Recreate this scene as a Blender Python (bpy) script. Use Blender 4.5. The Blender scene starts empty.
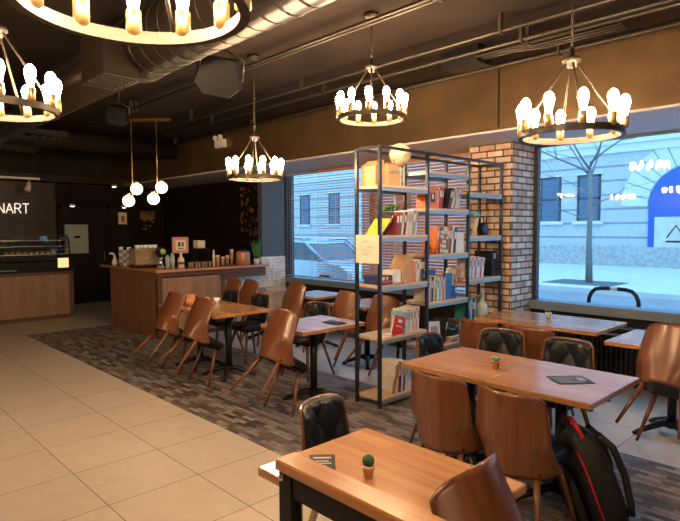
import bpy, math, random
from math import sin, cos, pi, radians, sqrt, exp
from mathutils import Vector, Matrix
random.seed(7)
COL = bpy.context.scene.collection

# ------------------------------------------------------------------ mesh builder
class MB:
    def __init__(s): s.v=[]; s.f=[]; s.smooth=[]
    def add(s, vs, fs, sm=False):
        b=len(s.v); s.v+= [tuple(q) for q in vs]; s.f+= [tuple(b+i for i in f) for f in fs]; s.smooth+= [sm]*len(fs); return s
    def box(s,x0,x1,y0,y1,z0,z1,M=None,ch=0.0):
        if x0>x1: x0,x1=x1,x0
        if y0>y1: y0,y1=y1,y0
        if z0>z1: z0,z1=z1,z0
        if ch<=0:
            vs=[(x,y,z) for z in(z0,z1) for x,y in((x0,y0),(x1,y0),(x1,y1),(x0,y1))]
            fs=[(3,2,1,0),(4,5,6,7),(0,1,5,4),(1,2,6,5),(2,3,7,6),(3,0,4,7)]
        else:
            # chamfered box: rings
            c=min(ch,(x1-x0)/2.01,(y1-y0)/2.01,(z1-z0)/2.01)
            def ring(i,z): return [(x0+i+c,y0+i,z),(x1-i-c,y0+i,z),(x1-i,y0+i+c,z),(x1-i,y1-i-c,z),(x1-i-c,y1-i,z),(x0+i+c,y1-i,z),(x0+i,y1-i-c,z),(x0+i,y0+i+c,z)]
            c2=c*.999
            def ring2(z):
                return [(x0+c,y0+c,z),(x1-c,y0+c,z),(x1-c,y0+c,z),(x1-c,y1-c,z),(x1-c,y1-c,z),(x0+c,y1-c,z),(x0+c,y1-c,z),(x0+c,y0+c,z)]
            vs=[(x0+c,y0+c,z0),(x1-c,y0+c,z0),(x1-c,y1-c,z0),(x0+c,y1-c,z0)]+ring(0,z0+c)+ring(0,z1-c)+[(x0+c,y0+c,z1),(x1-c,y0+c,z1),(x1-c,y1-c,z1),(x0+c,y1-c,z1)]
            fs=[(3,2,1,0),(20,21,22,23)]
            a,b,t=4,12,20
            for k in range(8): fs.append((a+k,a+(k+1)%8,b+(k+1)%8,b+k))
            m=[0,1,1,2,2,3,3,0]
            for k in range(8):
                k2=(k+1)%8
                if m[k]==m[k2]: fs.append((m[k],a+k2,a+k)); fs.append((t+m[k],b+k,b+k2))
                else: fs.append((m[k],m[k2],a+k2,a+k)); fs.append((b+k,b+k2,t+m[k2],t+m[k]))
        if M is not None: vs=[M@Vector(q) for q in vs]
        return s.add(vs,fs)
    def tube(s,p0,p1,r0,r1=None,n=10,cap=True,sm=True):
        r1=r0 if r1 is None else r1
        p0=Vector(p0);p1=Vector(p1);d=(p1-p0).normalized()
        a=d.cross(Vector((0,0,1)) if abs(d.z)<.95 else Vector((1,0,0))).normalized();b=d.cross(a)
        vs=[p+(a*cos(2*pi*k/n)+b*sin(2*pi*k/n))*r for p,r in((p0,r0),(p1,r1)) for k in range(n)]
        s.add(vs,[(k,n+k,n+(k+1)%n,(k+1)%n) for k in range(n)],sm)
        if cap: s.add(vs,[tuple(range(n)),tuple(range(2*n-1,n-1,-1))])
        return s
    def path(s,pts,r,n=8,closed=False,sm=True,rs=None):
        pts=[Vector(p) for p in pts];m=len(pts);vs=[];up=None
        for i,p in enumerate(pts):
            d=(pts[(i+1)%m] if (closed or i<m-1) else p)-(pts[i-1] if (closed or i>0) else p)
            d.normalize()
            if up is None: up=d.cross(Vector((0,0,1)) if abs(d.z)<.9 else Vector((1,0,0))).normalized()
            up=(up-d*up.dot(d)).normalized();b=d.cross(up);rr=rs[i] if rs else r
            vs+=[p+(up*cos(2*pi*k/n)+b*sin(2*pi*k/n))*rr for k in range(n)]
        fs=[(i*n+k,((i+1)%m)*n+k,((i+1)%m)*n+(k+1)%n,i*n+(k+1)%n) for i in range(m if closed else m-1) for k in range(n)]
        s.add(vs,fs,sm)
        if not closed: s.add(vs,[tuple(range(n)),tuple(range(m*n-1,(m-1)*n-1,-1))])
        return s
    def lathe(s,prof,c=(0,0,0),n=16,sm=True,M=None,cap=True,sx=1,sy=1):
        vs=[];m=len(prof)
        for r,z in prof: vs+=[(c[0]+r*sx*cos(2*pi*k/n),c[1]+r*sy*sin(2*pi*k/n),c[2]+z) for k in range(n)]
        if M is not None: vs=[M@Vector(q) for q in vs]
        s.add(vs,[(i*n+k,i*n+(k+1)%n,(i+1)*n+(k+1)%n,(i+1)*n+k) for i in range(m-1) for k in range(n)],sm)
        if cap:
            if prof[0][0]>1e-5: s.add(vs,[tuple(range(n-1,-1,-1))])
            if prof[-1][0]>1e-5: s.add(vs,[tuple(range((m-1)*n,m*n))])
        return s
    def sph(s,c,r,n=14,m=9,sz=1,M=None):
        return s.lathe([(max(1e-6,r*sin(pi*i/m)),-r*sz*cos(pi*i/m)) for i in range(m+1)],c,n,True,M,False)
    def ring(s,R,r,h,c=(0,0,0),n=48):   # flat band ring (rect section): R outer, r inner, height h
        return s.lathe([(r,0),(R,0),(R,h),(r,h),(r,0)],c,n,False,None,False)
    def prism(s,poly,a,b,axis='x',sm=False):
        n=len(poly)
        P={'x':lambda u,v,t:(t,u,v),'y':lambda u,v,t:(u,t,v),'z':lambda u,v,t:(u,v,t)}[axis]
        vs=[P(u,v,a) for u,v in poly]+[P(u,v,b) for u,v in poly]
        s.add(vs,[tuple(range(n-1,-1,-1)),tuple(range(n,2*n))]);s.add(vs,[(k,(k+1)%n,n+(k+1)%n,n+k) for k in range(n)],sm)
        return s
    def sheet(s,fn,nu,nv,t0,t1,sm=True):
        # closed slab around surface fn(u,v): offsets t0,t1 (numbers or functions) along normal
        def nrm(u,v):
            e=1e-3;a=Vector(fn(u+e,v))-Vector(fn(u-e,v));b=Vector(fn(u,v+e))-Vector(fn(u,v-e));return a.cross(b).normalized()
        g=lambda t,u,v: t(u,v) if callable(t) else t
        V=[];W=(nu+1)
        for t in(t0,t1):
            for j in range(nv+1):
                for i in range(nu+1):
                    u=-1+2*i/nu;v=j/nv;V.append(Vector(fn(u,v))+nrm(u,v)*g(t,u,v))
        N=W*(nv+1);F=[]
        for j in range(nv):
            for i in range(nu):
                a=j*W+i;F.append((a,a+W,a+W+1,a+1));F.append((N+a,N+a+1,N+a+W+1,N+a+W))
        s.add(V,F,sm);E=[]
        bd=[i for i in range(W)]+[j*W+nu for j in range(1,nv+1)]+[nv*W+i for i in range(nu-1,-1,-1)]+[j*W for j in range(nv-1,0,-1)]
        for k in range(len(bd)):
            a,b=bd[k],bd[(k+1)%len(bd)];E.append((a,b,N+b,N+a))
        s.add(V,E);return s
    def cushion(s,cx,cy,z0,z1,a,b,e=3.5,n=32,r=.02):
        def rad(t): c_,s_=abs(cos(t)),abs(sin(t));return ((c_)**e+(s_)**e)**(-1/e)
        prof=[(.0,z0),(.9,z0),(1-.3*r/a,z0+r*.3),(1,z0+r),(1,z1-r),(1-.4*r/a,z1-r*.4),(.92,z1),(.6,z1+.008),(.0001,z1+.01)]
        vs=[]
        for q,z in prof: vs+=[(cx+a*q*rad(2*pi*k/n)*cos(2*pi*k/n),cy+b*q*rad(2*pi*k/n)*sin(2*pi*k/n),z) for k in range(n)]
        return s.add(vs,[(i*n+k,i*n+(k+1)%n,(i+1)*n+(k+1)%n,(i+1)*n+k) for i in range(len(prof)-1) for k in range(n)],True)
    def build(s,name,mat,parent=None,label=None,cat=None,group=None,kind=None,keep=False,M=None):
        V=s.v
        if M is not None: V=[tuple(M@Vector(q)) for q in V]
        loc=(0,0,0)
        if parent is None and not keep:
            xs,ys,zs=zip(*V);loc=((min(xs)+max(xs))/2,(min(ys)+max(ys))/2,min(zs))
            V=[(x-loc[0],y-loc[1],z-loc[2]) for x,y,z in V]
        me=bpy.data.meshes.new(name);me.from_pydata(V,[],s.f)
        for p,q in zip(me.polygons,s.smooth): p.use_smooth=q
        import bmesh
        bm=bmesh.new();bm.from_mesh(me);bmesh.ops.remove_doubles(bm,verts=bm.verts,dist=1e-6);bmesh.ops.recalc_face_normals(bm,faces=bm.faces);bm.to_mesh(me);bm.free()
        me.materials.append(mat)
        o=bpy.data.objects.new(name,me);COL.objects.link(o);o.location=loc
        if parent: o.parent=parent
        tag(o,label,cat,group,kind);return o

def tag(o,label=None,cat=None,group=None,kind=None):
    for k,v in(('label',label),('category',cat),('group',group),('kind',kind)):
        if v: o[k]=v
    return o
def empty(name,loc,label,cat,group=None,rz=0,rx=0):
    o=bpy.data.objects.new(name,None);COL.objects.link(o);o.location=loc;o.rotation_euler=(rx,0,rz);o.empty_display_size=.1
    return tag(o,label,cat,group)
def copy_tree(o,parent=None):
    c=o.copy();COL.objects.link(c);c.parent=parent
    for ch in KIDS(o): copy_tree(ch,c)
    return c
def KIDS(o): return [x for x in list(bpy.data.objects) if x.parent==o]
def place(proto,used,loc,rz,label,group,rx=0):
    o=proto if not used else copy_tree(proto)
    o.location=loc;o.rotation_euler=(rx,0,rz);o['label']=label
    if group: o['group']=group
    elif 'group' in o: del o['group']
    return o

# ------------------------------------------------------------------ materials
def nt(name):
    m=bpy.data.materials.new(name);m.use_nodes=True;t=m.node_tree;return m,t,t.nodes['Principled BSDF']
def lk(t,a,b): t.links.new(a,b)
def mat(name,c,rough=.5,metal=0,coat=0,var=0,scale=8,bump=0,spec=None):
    m,t,b=nt(name);b.inputs['Base Color'].default_value=(*c,1);b.inputs['Roughness'].default_value=rough;b.inputs['Metallic'].default_value=metal
    if coat: b.inputs['Coat Weight'].default_value=coat;b.inputs['Coat Roughness'].default_value=.1
    if spec is not None: b.inputs['Specular IOR Level'].default_value=spec
    if True:
        tc=t.nodes.new('ShaderNodeTexCoord');n=t.nodes.new('ShaderNodeTexNoise');n.inputs['Scale'].default_value=scale;n.inputs['Detail'].default_value=5
        lk(t,tc.outputs['Object'],n.inputs['Vector'])
        v=var or .06
        r=t.nodes.new('ShaderNodeValToRGB');r.color_ramp.elements[0].position=.3;r.color_ramp.elements[1].position=.7
        r.color_ramp.elements[0].color=(*[q*(1-v) for q in c],1);r.color_ramp.elements[1].color=(*[min(1,q*(1+v)) for q in c],1)
        lk(t,n.outputs['Fac'],r.inputs['Fac']);lk(t,r.outputs['Color'],b.inputs['Base Color'])
        if bump:
            bp=t.nodes.new('ShaderNodeBump');bp.inputs['Strength'].default_value=bump;bp.inputs['Distance'].default_value=.01
            lk(t,n.outputs['Fac'],bp.inputs['Height']);lk(t,bp.outputs['Normal'],b.inputs['Normal'])
    return m
def wood(name,c1,c2,axis='y',rough=.35,grain=26,plank=0,coat=0.0,planks_dark=.8,stretch=18,bump=.05,world=False):
    m,t,b=nt(name);b.inputs['Roughness'].default_value=rough
    if coat: b.inputs['Coat Weight'].default_value=coat;b.inputs['Coat Roughness'].default_value=.12 if coat<.8 else .03
    tc=t.nodes.new('ShaderNodeTexCoord');src=tc.outputs['Object']
    if world: g=t.nodes.new('ShaderNodeNewGeometry');src=g.outputs['Position']
    mp=t.nodes.new('ShaderNodeMapping');sc={'x':(1/stretch,1,1),'y':(1,1/stretch,1),'z':(1,1,1/stretch)}[axis]
    mp.inputs['Scale'].default_value=[q*grain for q in sc];lk(t,src,mp.inputs['Vector'])
    n=t.nodes.new('ShaderNodeTexNoise');n.inputs['Scale'].default_value=1;n.inputs['Detail'].default_value=6;n.inputs['Distortion'].default_value=.6
    lk(t,mp.outputs['Vector'],n.inputs['Vector'])
    r=t.nodes.new('ShaderNodeValToRGB');r.color_ramp.elements[0].position=.32;r.color_ramp.elements[1].position=.68
    r.color_ramp.elements[0].color=(*c1,1);r.color_ramp.elements[1].color=(*c2,1);lk(t,n.outputs['Fac'],r.inputs['Fac'])
    out=r.outputs['Color']
    if plank:
        # plank-to-plank tone: white noise on the floor of the cross coordinate
        sx=t.nodes.new('ShaderNodeSeparateXYZ');lk(t,src,sx.inputs[0])
        cross={'y':'X','x':'Y','z':'X'}[axis]; along={'y':'Y','x':'X','z':'Z'}[axis]
        d=t.nodes.new('ShaderNodeMath');d.operation='DIVIDE';d.inputs[1].default_value=plank;lk(t,sx.outputs[cross],d.inputs[0])
        fl=t.nodes.new('ShaderNodeMath');fl.operation='FLOOR';lk(t,d.outputs[0],fl.inputs[0])
        d2=t.nodes.new('ShaderNodeMath');d2.operation='MULTIPLY_ADD';d2.inputs[1].default_value=1.6;lk(t,sx.outputs[along],d2.inputs[0])
        m3=t.nodes.new('ShaderNodeMath');m3.operation='MULTIPLY';m3.inputs[1].default_value=.37;lk(t,fl.outputs[0],m3.inputs[0]);lk(t,m3.outputs[0],d2.inputs[2])
        f2=t.nodes.new('ShaderNodeMath');f2.operation='FLOOR';lk(t,d2.outputs[0],f2.inputs[0])
        cb=t.nodes.new('ShaderNodeCombineXYZ');lk(t,fl.outputs[0],cb.inputs[0]);lk(t,f2.outputs[0],cb.inputs[1])
        w=t.nodes.new('ShaderNodeTexWhiteNoise');lk(t,cb.outputs[0],w.inputs['Vector'])
        mr=t.nodes.new('ShaderNodeMapRange');mr.inputs['To Min'].default_value=planks_dark;mr.inputs['To Max'].default_value=1.12;lk(t,w.outputs['Value'],mr.inputs['Value'])
        mx=t.nodes.new('ShaderNodeVectorMath');mx.operation='SCALE';lk(t,out,mx.inputs[0]);lk(t,mr.outputs[0],mx.inputs['Scale']);out=mx.outputs[0]
    lk(t,out,b.inputs['Base Color'])
    if bump:
        bp=t.nodes.new('ShaderNodeBump');bp.inputs['Strength'].default_value=bump;bp.inputs['Distance'].default_value=.005
        lk(t,n.outputs['Fac'],bp.inputs['Height']);lk(t,bp.outputs['Normal'],b.inputs['Normal'])
    return m
def brick(name,c1,c2,mortar,bw=.215,bh=.075,ms=.009,rough=.8,off=.5,bump=.6,mode='wall',origin=(0,0),var=True,squash=1):
    m,t,b=nt(name);b.inputs['Roughness'].default_value=rough
    g=t.nodes.new('ShaderNodeNewGeometry');sx=t.nodes.new('ShaderNodeSeparateXYZ');lk(t,g.outputs['Position'],sx.inputs[0])
    cb=t.nodes.new('ShaderNodeCombineXYZ')
    if mode=='wall':
        a=t.nodes.new('ShaderNodeMath');a.operation='ADD';lk(t,sx.outputs['X'],a.inputs[0]);lk(t,sx.outputs['Y'],a.inputs[1]);lk(t,a.outputs[0],cb.inputs[0]);lk(t,sx.outputs['Z'],cb.inputs[1])
    else:
        for i,k in enumerate(('Y','X') if mode=='floor_y' else ('X','Y')):
            a=t.nodes.new('ShaderNodeMath');a.operation='SUBTRACT';a.inputs[1].default_value=origin[i];lk(t,sx.outputs[k],a.inputs[0]);lk(t,a.outputs[0],cb.inputs[i])
    br=t.nodes.new('ShaderNodeTexBrick');br.inputs['Scale'].default_value=1;br.inputs['Brick Width'].default_value=bw;br.inputs['Row Height'].default_value=bh
    br.inputs['Mortar Size'].default_value=ms;br.inputs['Mortar Smooth'].default_value=.1;br.offset=off;br.inputs['Bias'].default_value=0
    br.inputs['Color1'].default_value=(*c1,1);br.inputs['Color2'].default_value=(*c2,1);br.inputs['Mortar'].default_value=(*mortar,1)
    lk(t,cb.outputs[0],br.inputs['Vector'])
    out=br.outputs['Color']
    if var:
        n=t.nodes.new('ShaderNodeTexNoise');n.inputs['Scale'].default_value=9;n.inputs['Detail'].default_value=6;lk(t,g.outputs['Position'],n.inputs['Vector'])
        mr=t.nodes.new('ShaderNodeMapRange');mr.inputs['From Min'].default_value=.3;mr.inputs['From Max'].default_value=.7;mr.inputs['To Min'].default_value=.72 if var is True else 1-var;mr.inputs['To Max'].default_value=1.2 if var is True else 1+var
        lk(t,n.outputs['Fac'],mr.inputs['Value']);mx=t.nodes.new('ShaderNodeVectorMath');mx.operation='SCALE';lk(t,out,mx.inputs[0]);lk(t,mr.outputs[0],mx.inputs['Scale']);out=mx.outputs[0]
    lk(t,out,b.inputs['Base Color'])
    bp=t.nodes.new('ShaderNodeBump');bp.inputs['Strength'].default_value=bump;bp.inputs['Distance'].default_value=.01;bp.invert=True
    lk(t,br.outputs['Fac'],bp.inputs['Height']);lk(t,bp.outputs['Normal'],b.inputs['Normal'])
    return m
def emit(name,c,s):
    m,t,b=nt(name);b.inputs['Base Color'].default_value=(*c,1);b.inputs['Emission Color'].default_value=(*c,1);b.inputs['Emission Strength'].default_value=s;return m
def glass(name,tint=(1,1,1),ior=1.45,k=1.0):
    m,t,b=nt(name);t.nodes.remove(b);o=t.nodes['Material Output']
    tr=t.nodes.new('ShaderNodeBsdfTransparent');tr.inputs['Color'].default_value=(*tint,1)
    gl=t.nodes.new('ShaderNodeBsdfGlossy');gl.inputs['Roughness'].default_value=.01
    fr=t.nodes.new('ShaderNodeFresnel');ge=t.nodes.new('ShaderNodeNewGeometry');mi=t.nodes.new('ShaderNodeMapRange');mi.inputs['To Min'].default_value=ior;mi.inputs['To Max'].default_value=1/ior;lk(t,ge.outputs['Backfacing'],mi.inputs['Value']);lk(t,mi.outputs[0],fr.inputs['IOR']);mu=t.nodes.new('ShaderNodeMath');mu.operation='MULTIPLY';mu.inputs[1].default_value=k
    lk(t,fr.outputs[0],mu.inputs[0]);mx=t.nodes.new('ShaderNodeMixShader');lk(t,mu.outputs[0],mx.inputs[0]);lk(t,tr.outputs[0],mx.inputs[1]);lk(t,gl.outputs[0],mx.inputs[2]);lk(t,mx.outputs[0],o.inputs['Surface'])
    return m

M={}
M['tile']=brick('porcelain_floor_tile',(.60,.51,.44),(.63,.535,.46),(.16,.12,.09),bw=.6,bh=.6,ms=.0035,rough=.32,off=0,bump=.2,mode='floor',origin=(1.243-.6*8,3.9-.6*20),var=.05)
M['carpet']=brick('mottled_plank_floor',(.05,.036,.032),(.36,.30,.27),(.07,.052,.045),bw=.16,bh=.045,ms=.002,rough=.45,off=.37,bump=.15,mode='floor_y',origin=(-9,-9))
M['ceil']=mat('dark_ceiling_paint',(.026,.019,.016),.7,var=.25,scale=1.5,bump=.1,spec=.12)
M['bulk']=mat('bronze_bulkhead_paint',(.17,.108,.055),.30,.55,var=.22,scale=2.2,bump=.12)
M['soffit']=mat('pale_soffit_paint',(.60,.56,.62),.6)
M['black_wall']=mat('black_wall_paint',(.018,.011,.010),.6,var=.2,spec=.15)
M['dark_brick']=brick('dark_brown_tile_wall',(.055,.036,.028),(.075,.048,.036),(.028,.018,.014),bw=.24,bh=.075,ms=.006,rough=.45,bump=.4)
M['pier']=brick('reclaimed_red_brick',(.50,.31,.23),(.80,.64,.53),(.09,.07,.06),bw=.215,bh=.078,ms=.010)
M['white_brick']=brick('white_painted_brick',(.82,.80,.78),(.90,.88,.85),(.60,.58,.56),bw=.2,bh=.055,ms=.005,rough=.5)
M['panel_grey']=mat('slate_blue_panel',(.085,.105,.13),.5)
M['table']=wood('golden_plank_tabletop',(.35,.155,.058),(.50,.255,.11),'y',.25,18,.09,coat=.3,planks_dark=.94,bump=.01)
M['table_edge']=M['table']
M['beam']=wood('varnished_slab_wood',(.30,.105,.018),(.47,.19,.038),'y',.3,14,0,coat=1.0,bump=.6)
M['shell']=wood('walnut_plywood',(.105,.035,.015),(.195,.070,.029),'z',.32,20,0,coat=.15,bump=.02)
M['leg']=wood('walnut_leg',(.13,.05,.028),(.22,.09,.045),'z',.3,30)
M['leather']=mat('black_leather',(.008,.010,.016),.42,spec=.35,bump=.08,scale=60)
M['iron']=mat('black_cast_iron',(.018,.018,.02),.4,.5,bump=.15,scale=40)
M['shelf_metal']=mat('blackened_steel',(.035,.042,.052),.36,.6)
M['shelf_under']=mat('zinc_grey_steel',(.30,.37,.43),.4,.5)
M['shelf_wood']=wood('pale_shelf_board',(.52,.34,.20),(.74,.54,.36),'x',.32,20,0,coat=.2)
M['counter_wood']=wood('bar_walnut_panel',(.20,.088,.045),(.30,.145,.075),'z',.35,9,0,coat=.2,stretch=6)
M['counter_light']=wood('bar_front_oak',(.28,.155,.095),(.38,.22,.14),'z',.4,9,0,stretch=6)
M['counter_frame']=wood('bar_frame_dark_wood',(.085,.045,.032),(.14,.075,.052),'x',.4,16)
M['bar_top']=wood('bar_top_cherry',(.42,.17,.075),(.58,.27,.12),'x',.22,18,coat=.4)
M['blind']=wood('walnut_slat',(.40,.19,.08),(.58,.30,.13),'y',.45,20)
M['blind_grey']=mat('blue_grey_slat',(.34,.37,.42),.5)
M['bronze']=mat('oil_rubbed_bronze',(.06,.05,.042),.42,.5)
M['brass']=mat('brushed_brass',(.60,.42,.20),.3,.9)
M['steel']=mat('brushed_steel',(.55,.54,.52),.25,.9)
M['duct']=mat('dark_duct_metal',(.030,.022,.018),.36,.35,var=.1,spec=.25)
M['bulb']=emit('warm_filament_bulb',(1,.68,.38),112)
M['globe_lamp']=emit('opal_lit_globe',(1,.74,.44),3.2)
M['downlight']=emit('lit_downlight',(1,.86,.66),5)
M['white']=mat('white_gloss',(.8,.79,.77),.35)
M['paper']=mat('page_edges',(.80,.76,.68),.8)
M['black']=mat('black_plastic',(.010,.010,.012),.45,spec=.18)
M['pot_terra']=mat('terracotta',(.55,.20,.11),.7)
M['pot_pink']=mat('pale_terracotta',(.62,.36,.26),.7)
M['plant']=mat('leaf_green',(.06,.22,.07),.5,var=.3,scale=40)
M['plant_mint']=mat('mint_leaf',(.16,.46,.28),.5,var=.25,scale=40)
M['cactus']=mat('cactus_green',(.035,.10,.045),.6,var=.4,scale=90)
M['window_glass']=glass('window_pane',(.93,.97,1),k=.9)
M['clear_glass']=glass('clear_glass',(.93,.96,.95),k=1.3)
M['kraft']=mat('kraft_paper',(.50,.32,.18),.8)
M['red']=mat('red_strap',(.60,.02,.02),.45)
M['nylon']=mat('black_nylon',(.012,.013,.018),.55,bump=.2,scale=120)
M['frame_metal']=mat('window_frame_metal',(.045,.05,.06),.4,.4)
M['sill']=mat('grey_window_sill',(.15,.21,.28),.5)

# ------------------------------------------------------------------ camera
yaw,pitch,roll=map(radians,(43.945,-3.2485,-.205));H=1.65
w=Vector((sin(yaw)*cos(pitch),cos(yaw)*cos(pitch),sin(pitch)));r0=Vector((cos(yaw),-sin(yaw),0));u0=r0.cross(w)
r=r0*cos(roll)+u0*sin(roll);u=-r0*sin(roll)+u0*cos(roll)
cd=bpy.data.cameras.new('camera');cam=bpy.data.objects.new('camera',cd);COL.objects.link(cam)
cam.matrix_world=Matrix(((r.x,u.x,-w.x,0),(r.y,u.y,-w.y,0),(r.z,u.z,-w.z,H),(0,0,0,1)))
cd.sensor_width=36;cd.lens=554.66/680*36;cd.clip_start=.05;cd.clip_end=200
bpy.context.scene.camera=cam

# ------------------------------------------------------------------ setting
XW=6.45; CZ=3.32; XB=5.25; SZ=2.66
def st(mb,name,m,parent=None): return mb.build(name,m,parent,kind=None if parent else 'structure')
st(MB().box(-4,XW+.15,-3.5,13.2,-.1,0),'floor',M['tile'])
st(MB().box(2.44,4.25,-3.4,9.64,0,.004),'floor',M['carpet'])
st(MB().box(-4.1,XW+.2,-3.6,13.3,CZ,CZ+.1),'ceiling',M['ceil'])
st(MB().box(-4.1,-4,-3.6,13.3,0,CZ),'wall_left',M['bulk'])
st(MB().box(-4.1,XW+.2,-3.6,-3.5,0,CZ),'wall_rear',M['bulk'])
# far wall: tiled part and plain black part
st(MB().box(-4,3.95,13,13.15,0,CZ),'wall_far',M['dark_brick'])
st(MB().box(3.95,XW+.2,13,13.15,0,CZ),'wall_far',M['black_wall'])
# dropped beam along the far wall and bulkhead above the windows
st(MB().box(-4,XB,12.6,13,SZ,CZ),'trim_1',M['ceil'])
st(MB().box(-4,XB,12.57,12.6,SZ,SZ+.14),'trim_2',M['duct'])
st(MB().box(XB,XW+.2,-3.5,13,SZ+.02,CZ),'trim_3',M['bulk'])
st(MB().box(XB+.02,XW,-3.5,13,SZ,SZ+.02),'trim_4',M['soffit'])
# window wall: low wall under panes, solid parts
st(MB().box(XW,XW+.2,-3.6,8.08,0,.67),'wall_right',M['black_wall'])
st(MB().box(XW+.0,XW+.06,8.08,13.2,0,SZ+.02),'wall_right',M['black_wall'])
st(MB().box(XW,XW+.2,-3.6,-1.2,.67,SZ+.02),'wall_right',M['bulk'])
st(MB().box(5.95,XW+.2,3.28,3.86,0,SZ),'wall_pier',M['pier'])
# pilaster by the bar: white brick below, slate panel above
st(MB().box(5.86,XW,8.1,8.22,0,1.16),'wall_pilaster',M['white_brick'])
st(MB().box(4.86,5.86,8.1,8.22,0,.98),'wall_pilaster',M['white_brick'])
st(MB().box(5.88,XW,8.1,8.22,1.16,SZ),'wall_pilaster',M['panel_grey'])
st(MB().box(6.40,XW+.02,8.06,8.10,0,SZ),'trim_5',M['frame_metal'])
# windows
def window(n,y0,y1,mull=()):
    f=MB()
    f.box(XW+.02,XW+.09,y0,y0+.05,.77,SZ);f.box(XW+.02,XW+.09,y1-.05,y1,.77,SZ)
    f.box(XW+.02,XW+.09,y0,y1,SZ-.03,SZ)
    for q in mull: f.box(XW+.02,XW+.09,q-.02,q+.02,.77,SZ)
    o=st(f,'window_%d'%n,M['frame_metal'])
    l=o.location
    MB().box(XW-.06-l.x,XW+.2-l.x,y0-l.y,y1-l.y,.67-l.z,.77-l.z).build('window_sill',M['sill'],o)
    MB().box(XW+.05-l.x,XW+.058-l.x,y0+.04-l.y,y1-.04-l.y,.77-l.z,SZ-.02-l.z).build('pane',M['window_glass'],o)
window(1,-1.2,3.28,())
window(2,3.86,8.06,(6.0,))
# doorway in the far wall
d=st(MB().box(3.98,4.05,12.94,13.0,0,2.2).box(5.02,5.09,12.94,13.0,0,2.2).box(3.98,5.09,12.94,13.0,2.14,2.22),'door_1',M['black'])
l=d.location
MB().box(4.05-l.x,5.02-l.x,12.96-l.y,12.995-l.y,0,2.14).build('door_leaf',M['black_wall'],d)
MB().box(4.92-l.x,4.95-l.x,12.90-l.y,12.96-l.y,.95,1.15).build('door_handle',M['steel'],d)

# ------------------------------------------------------------------ tables
def sub(mb,name,m,par,label=None): return mb.build(name,m,par,label=label)
def table(x0,x1,y0,y1,label,group,name='dining_table'):
    cx,cy=(x0+x1)/2,(y0+y1)/2
    t=empty(name,(cx,cy,0),label,'table',group)
    sub(MB().box(x0-cx,x1-cx,y0-cy,y1-cy,.715,.75,ch=.004),'tabletop',M['table'],t)
    c=MB().tube((0,0,.06),(0,0,.70),.035,n=14);c.lathe([(.035,.0),(.06,.02),(.045,.05)],(0,0,.05),14)
    sub(c,'pedestal',M['iron'],t)
    pl=MB().box(-.17,.17,-.025,.025,.695,.715).box(-.025,.025,-.17,.17,.695,.715)
    sub(pl,'top_bracket',M['iron'],t)
    b=MB()
    for k in range(4):
        a=pi/4+k*pi/2
        b.path([(cos(a)*q,sin(a)*q,z) for q,z in((.0,.085),(.08,.09),(.16,.06),(.25,.03),(.28,.012))],.02,8,rs=[.035,.03,.024,.02,.022])
        b.lathe([(.028,0),(.03,.012),(.02,.022)],(cos(a)*.28,sin(a)*.28,.002),10)
    sub(b,'base',M['iron'],t)
    return t
G='wooden cafe tables on black pedestals'
table(2.86,3.58,1.75,2.38,'wooden dining table with small succulent pot, left half of joined pair at centre right',G)
table(2.86,3.58,1.12,1.747,'wooden dining table with black menu card, right half of joined pair, backpack beside it',G)
table(1.20,1.80,.92,1.70,'foreground wooden dining table carrying the cactus pot, behind the varnished ledge',G)
table(3.09,3.87,3.665,4.30,'wooden dining table left of the bookshelf with one chair tipped against it',G)
table(3.03,3.77,5.03,5.66,'wooden dining table, nearer half of pair in front of bar',G)
table(3.03,3.77,5.663,6.29,'wooden dining table, farther half of pair in front of bar with cups',G)
table(4.88,5.62,1.88,2.49,'wooden dining table with tiny green plant under right window',G)
table(4.88,5.62,2.493,3.10,'wooden dining table beside brick pier, left half of window pair',G)
table(4.57,5.30,.90,1.70,'wooden dining table at far right behind large tipped chair',G)
table(4.60,5.30,6.42,7.05,'wooden dining table against white brick wall near bar',G)
table(4.80,5.42,5.45,6.1,'wooden dining table before the left window blinds, between two brown chairs',G)
table(4.55,5.25,4.30,4.92,'wooden dining table under left window seen behind the bookshelf posts',G)

# ------------------------------------------------------------------ chairs
def lerp(a,b,t): return a+(b-a)*t
def sstep(x): x=max(0,min(1,x));return x*x*(3-2*x)
def shell(u,v):
    wd=lerp(.215,.190,sstep((v-.3)/.7))
    f=.10*(1-sstep(v/.5))**1.2+.085
    x=wd*u*(1+.03*(1-abs(u)))
    z=.36+.45*v
    if v>.8: z-= .034*((v-.8)/.2)*max(0,(abs(u)-.6)/.4)**2.4
    if v<.15: z+= .03*(1-v/.15)*max(0,(abs(u)-.8)/.2)**1.5
    y=-.215-.045*v+f*abs(u)**2.1
    return (x,y,z)
def pad(u,v): return shell(u*.955,.2+v*.775)
def padh(u,v):
    e=min(1,(1-abs(u))/.16)*min(1,v/.12 if v<.12 else 1)*min(1,(1-v)/.1)
    e=sqrt(max(0,min(1,e))*(2-max(0,min(1,e))))
    a=u*1.1;b=v*1.35
    t=abs(sin(pi*(a+b)/1)*sin(pi*(a-b)/1))**.45
    return -(.010+.042*e*(.35+.65*t))
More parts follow.
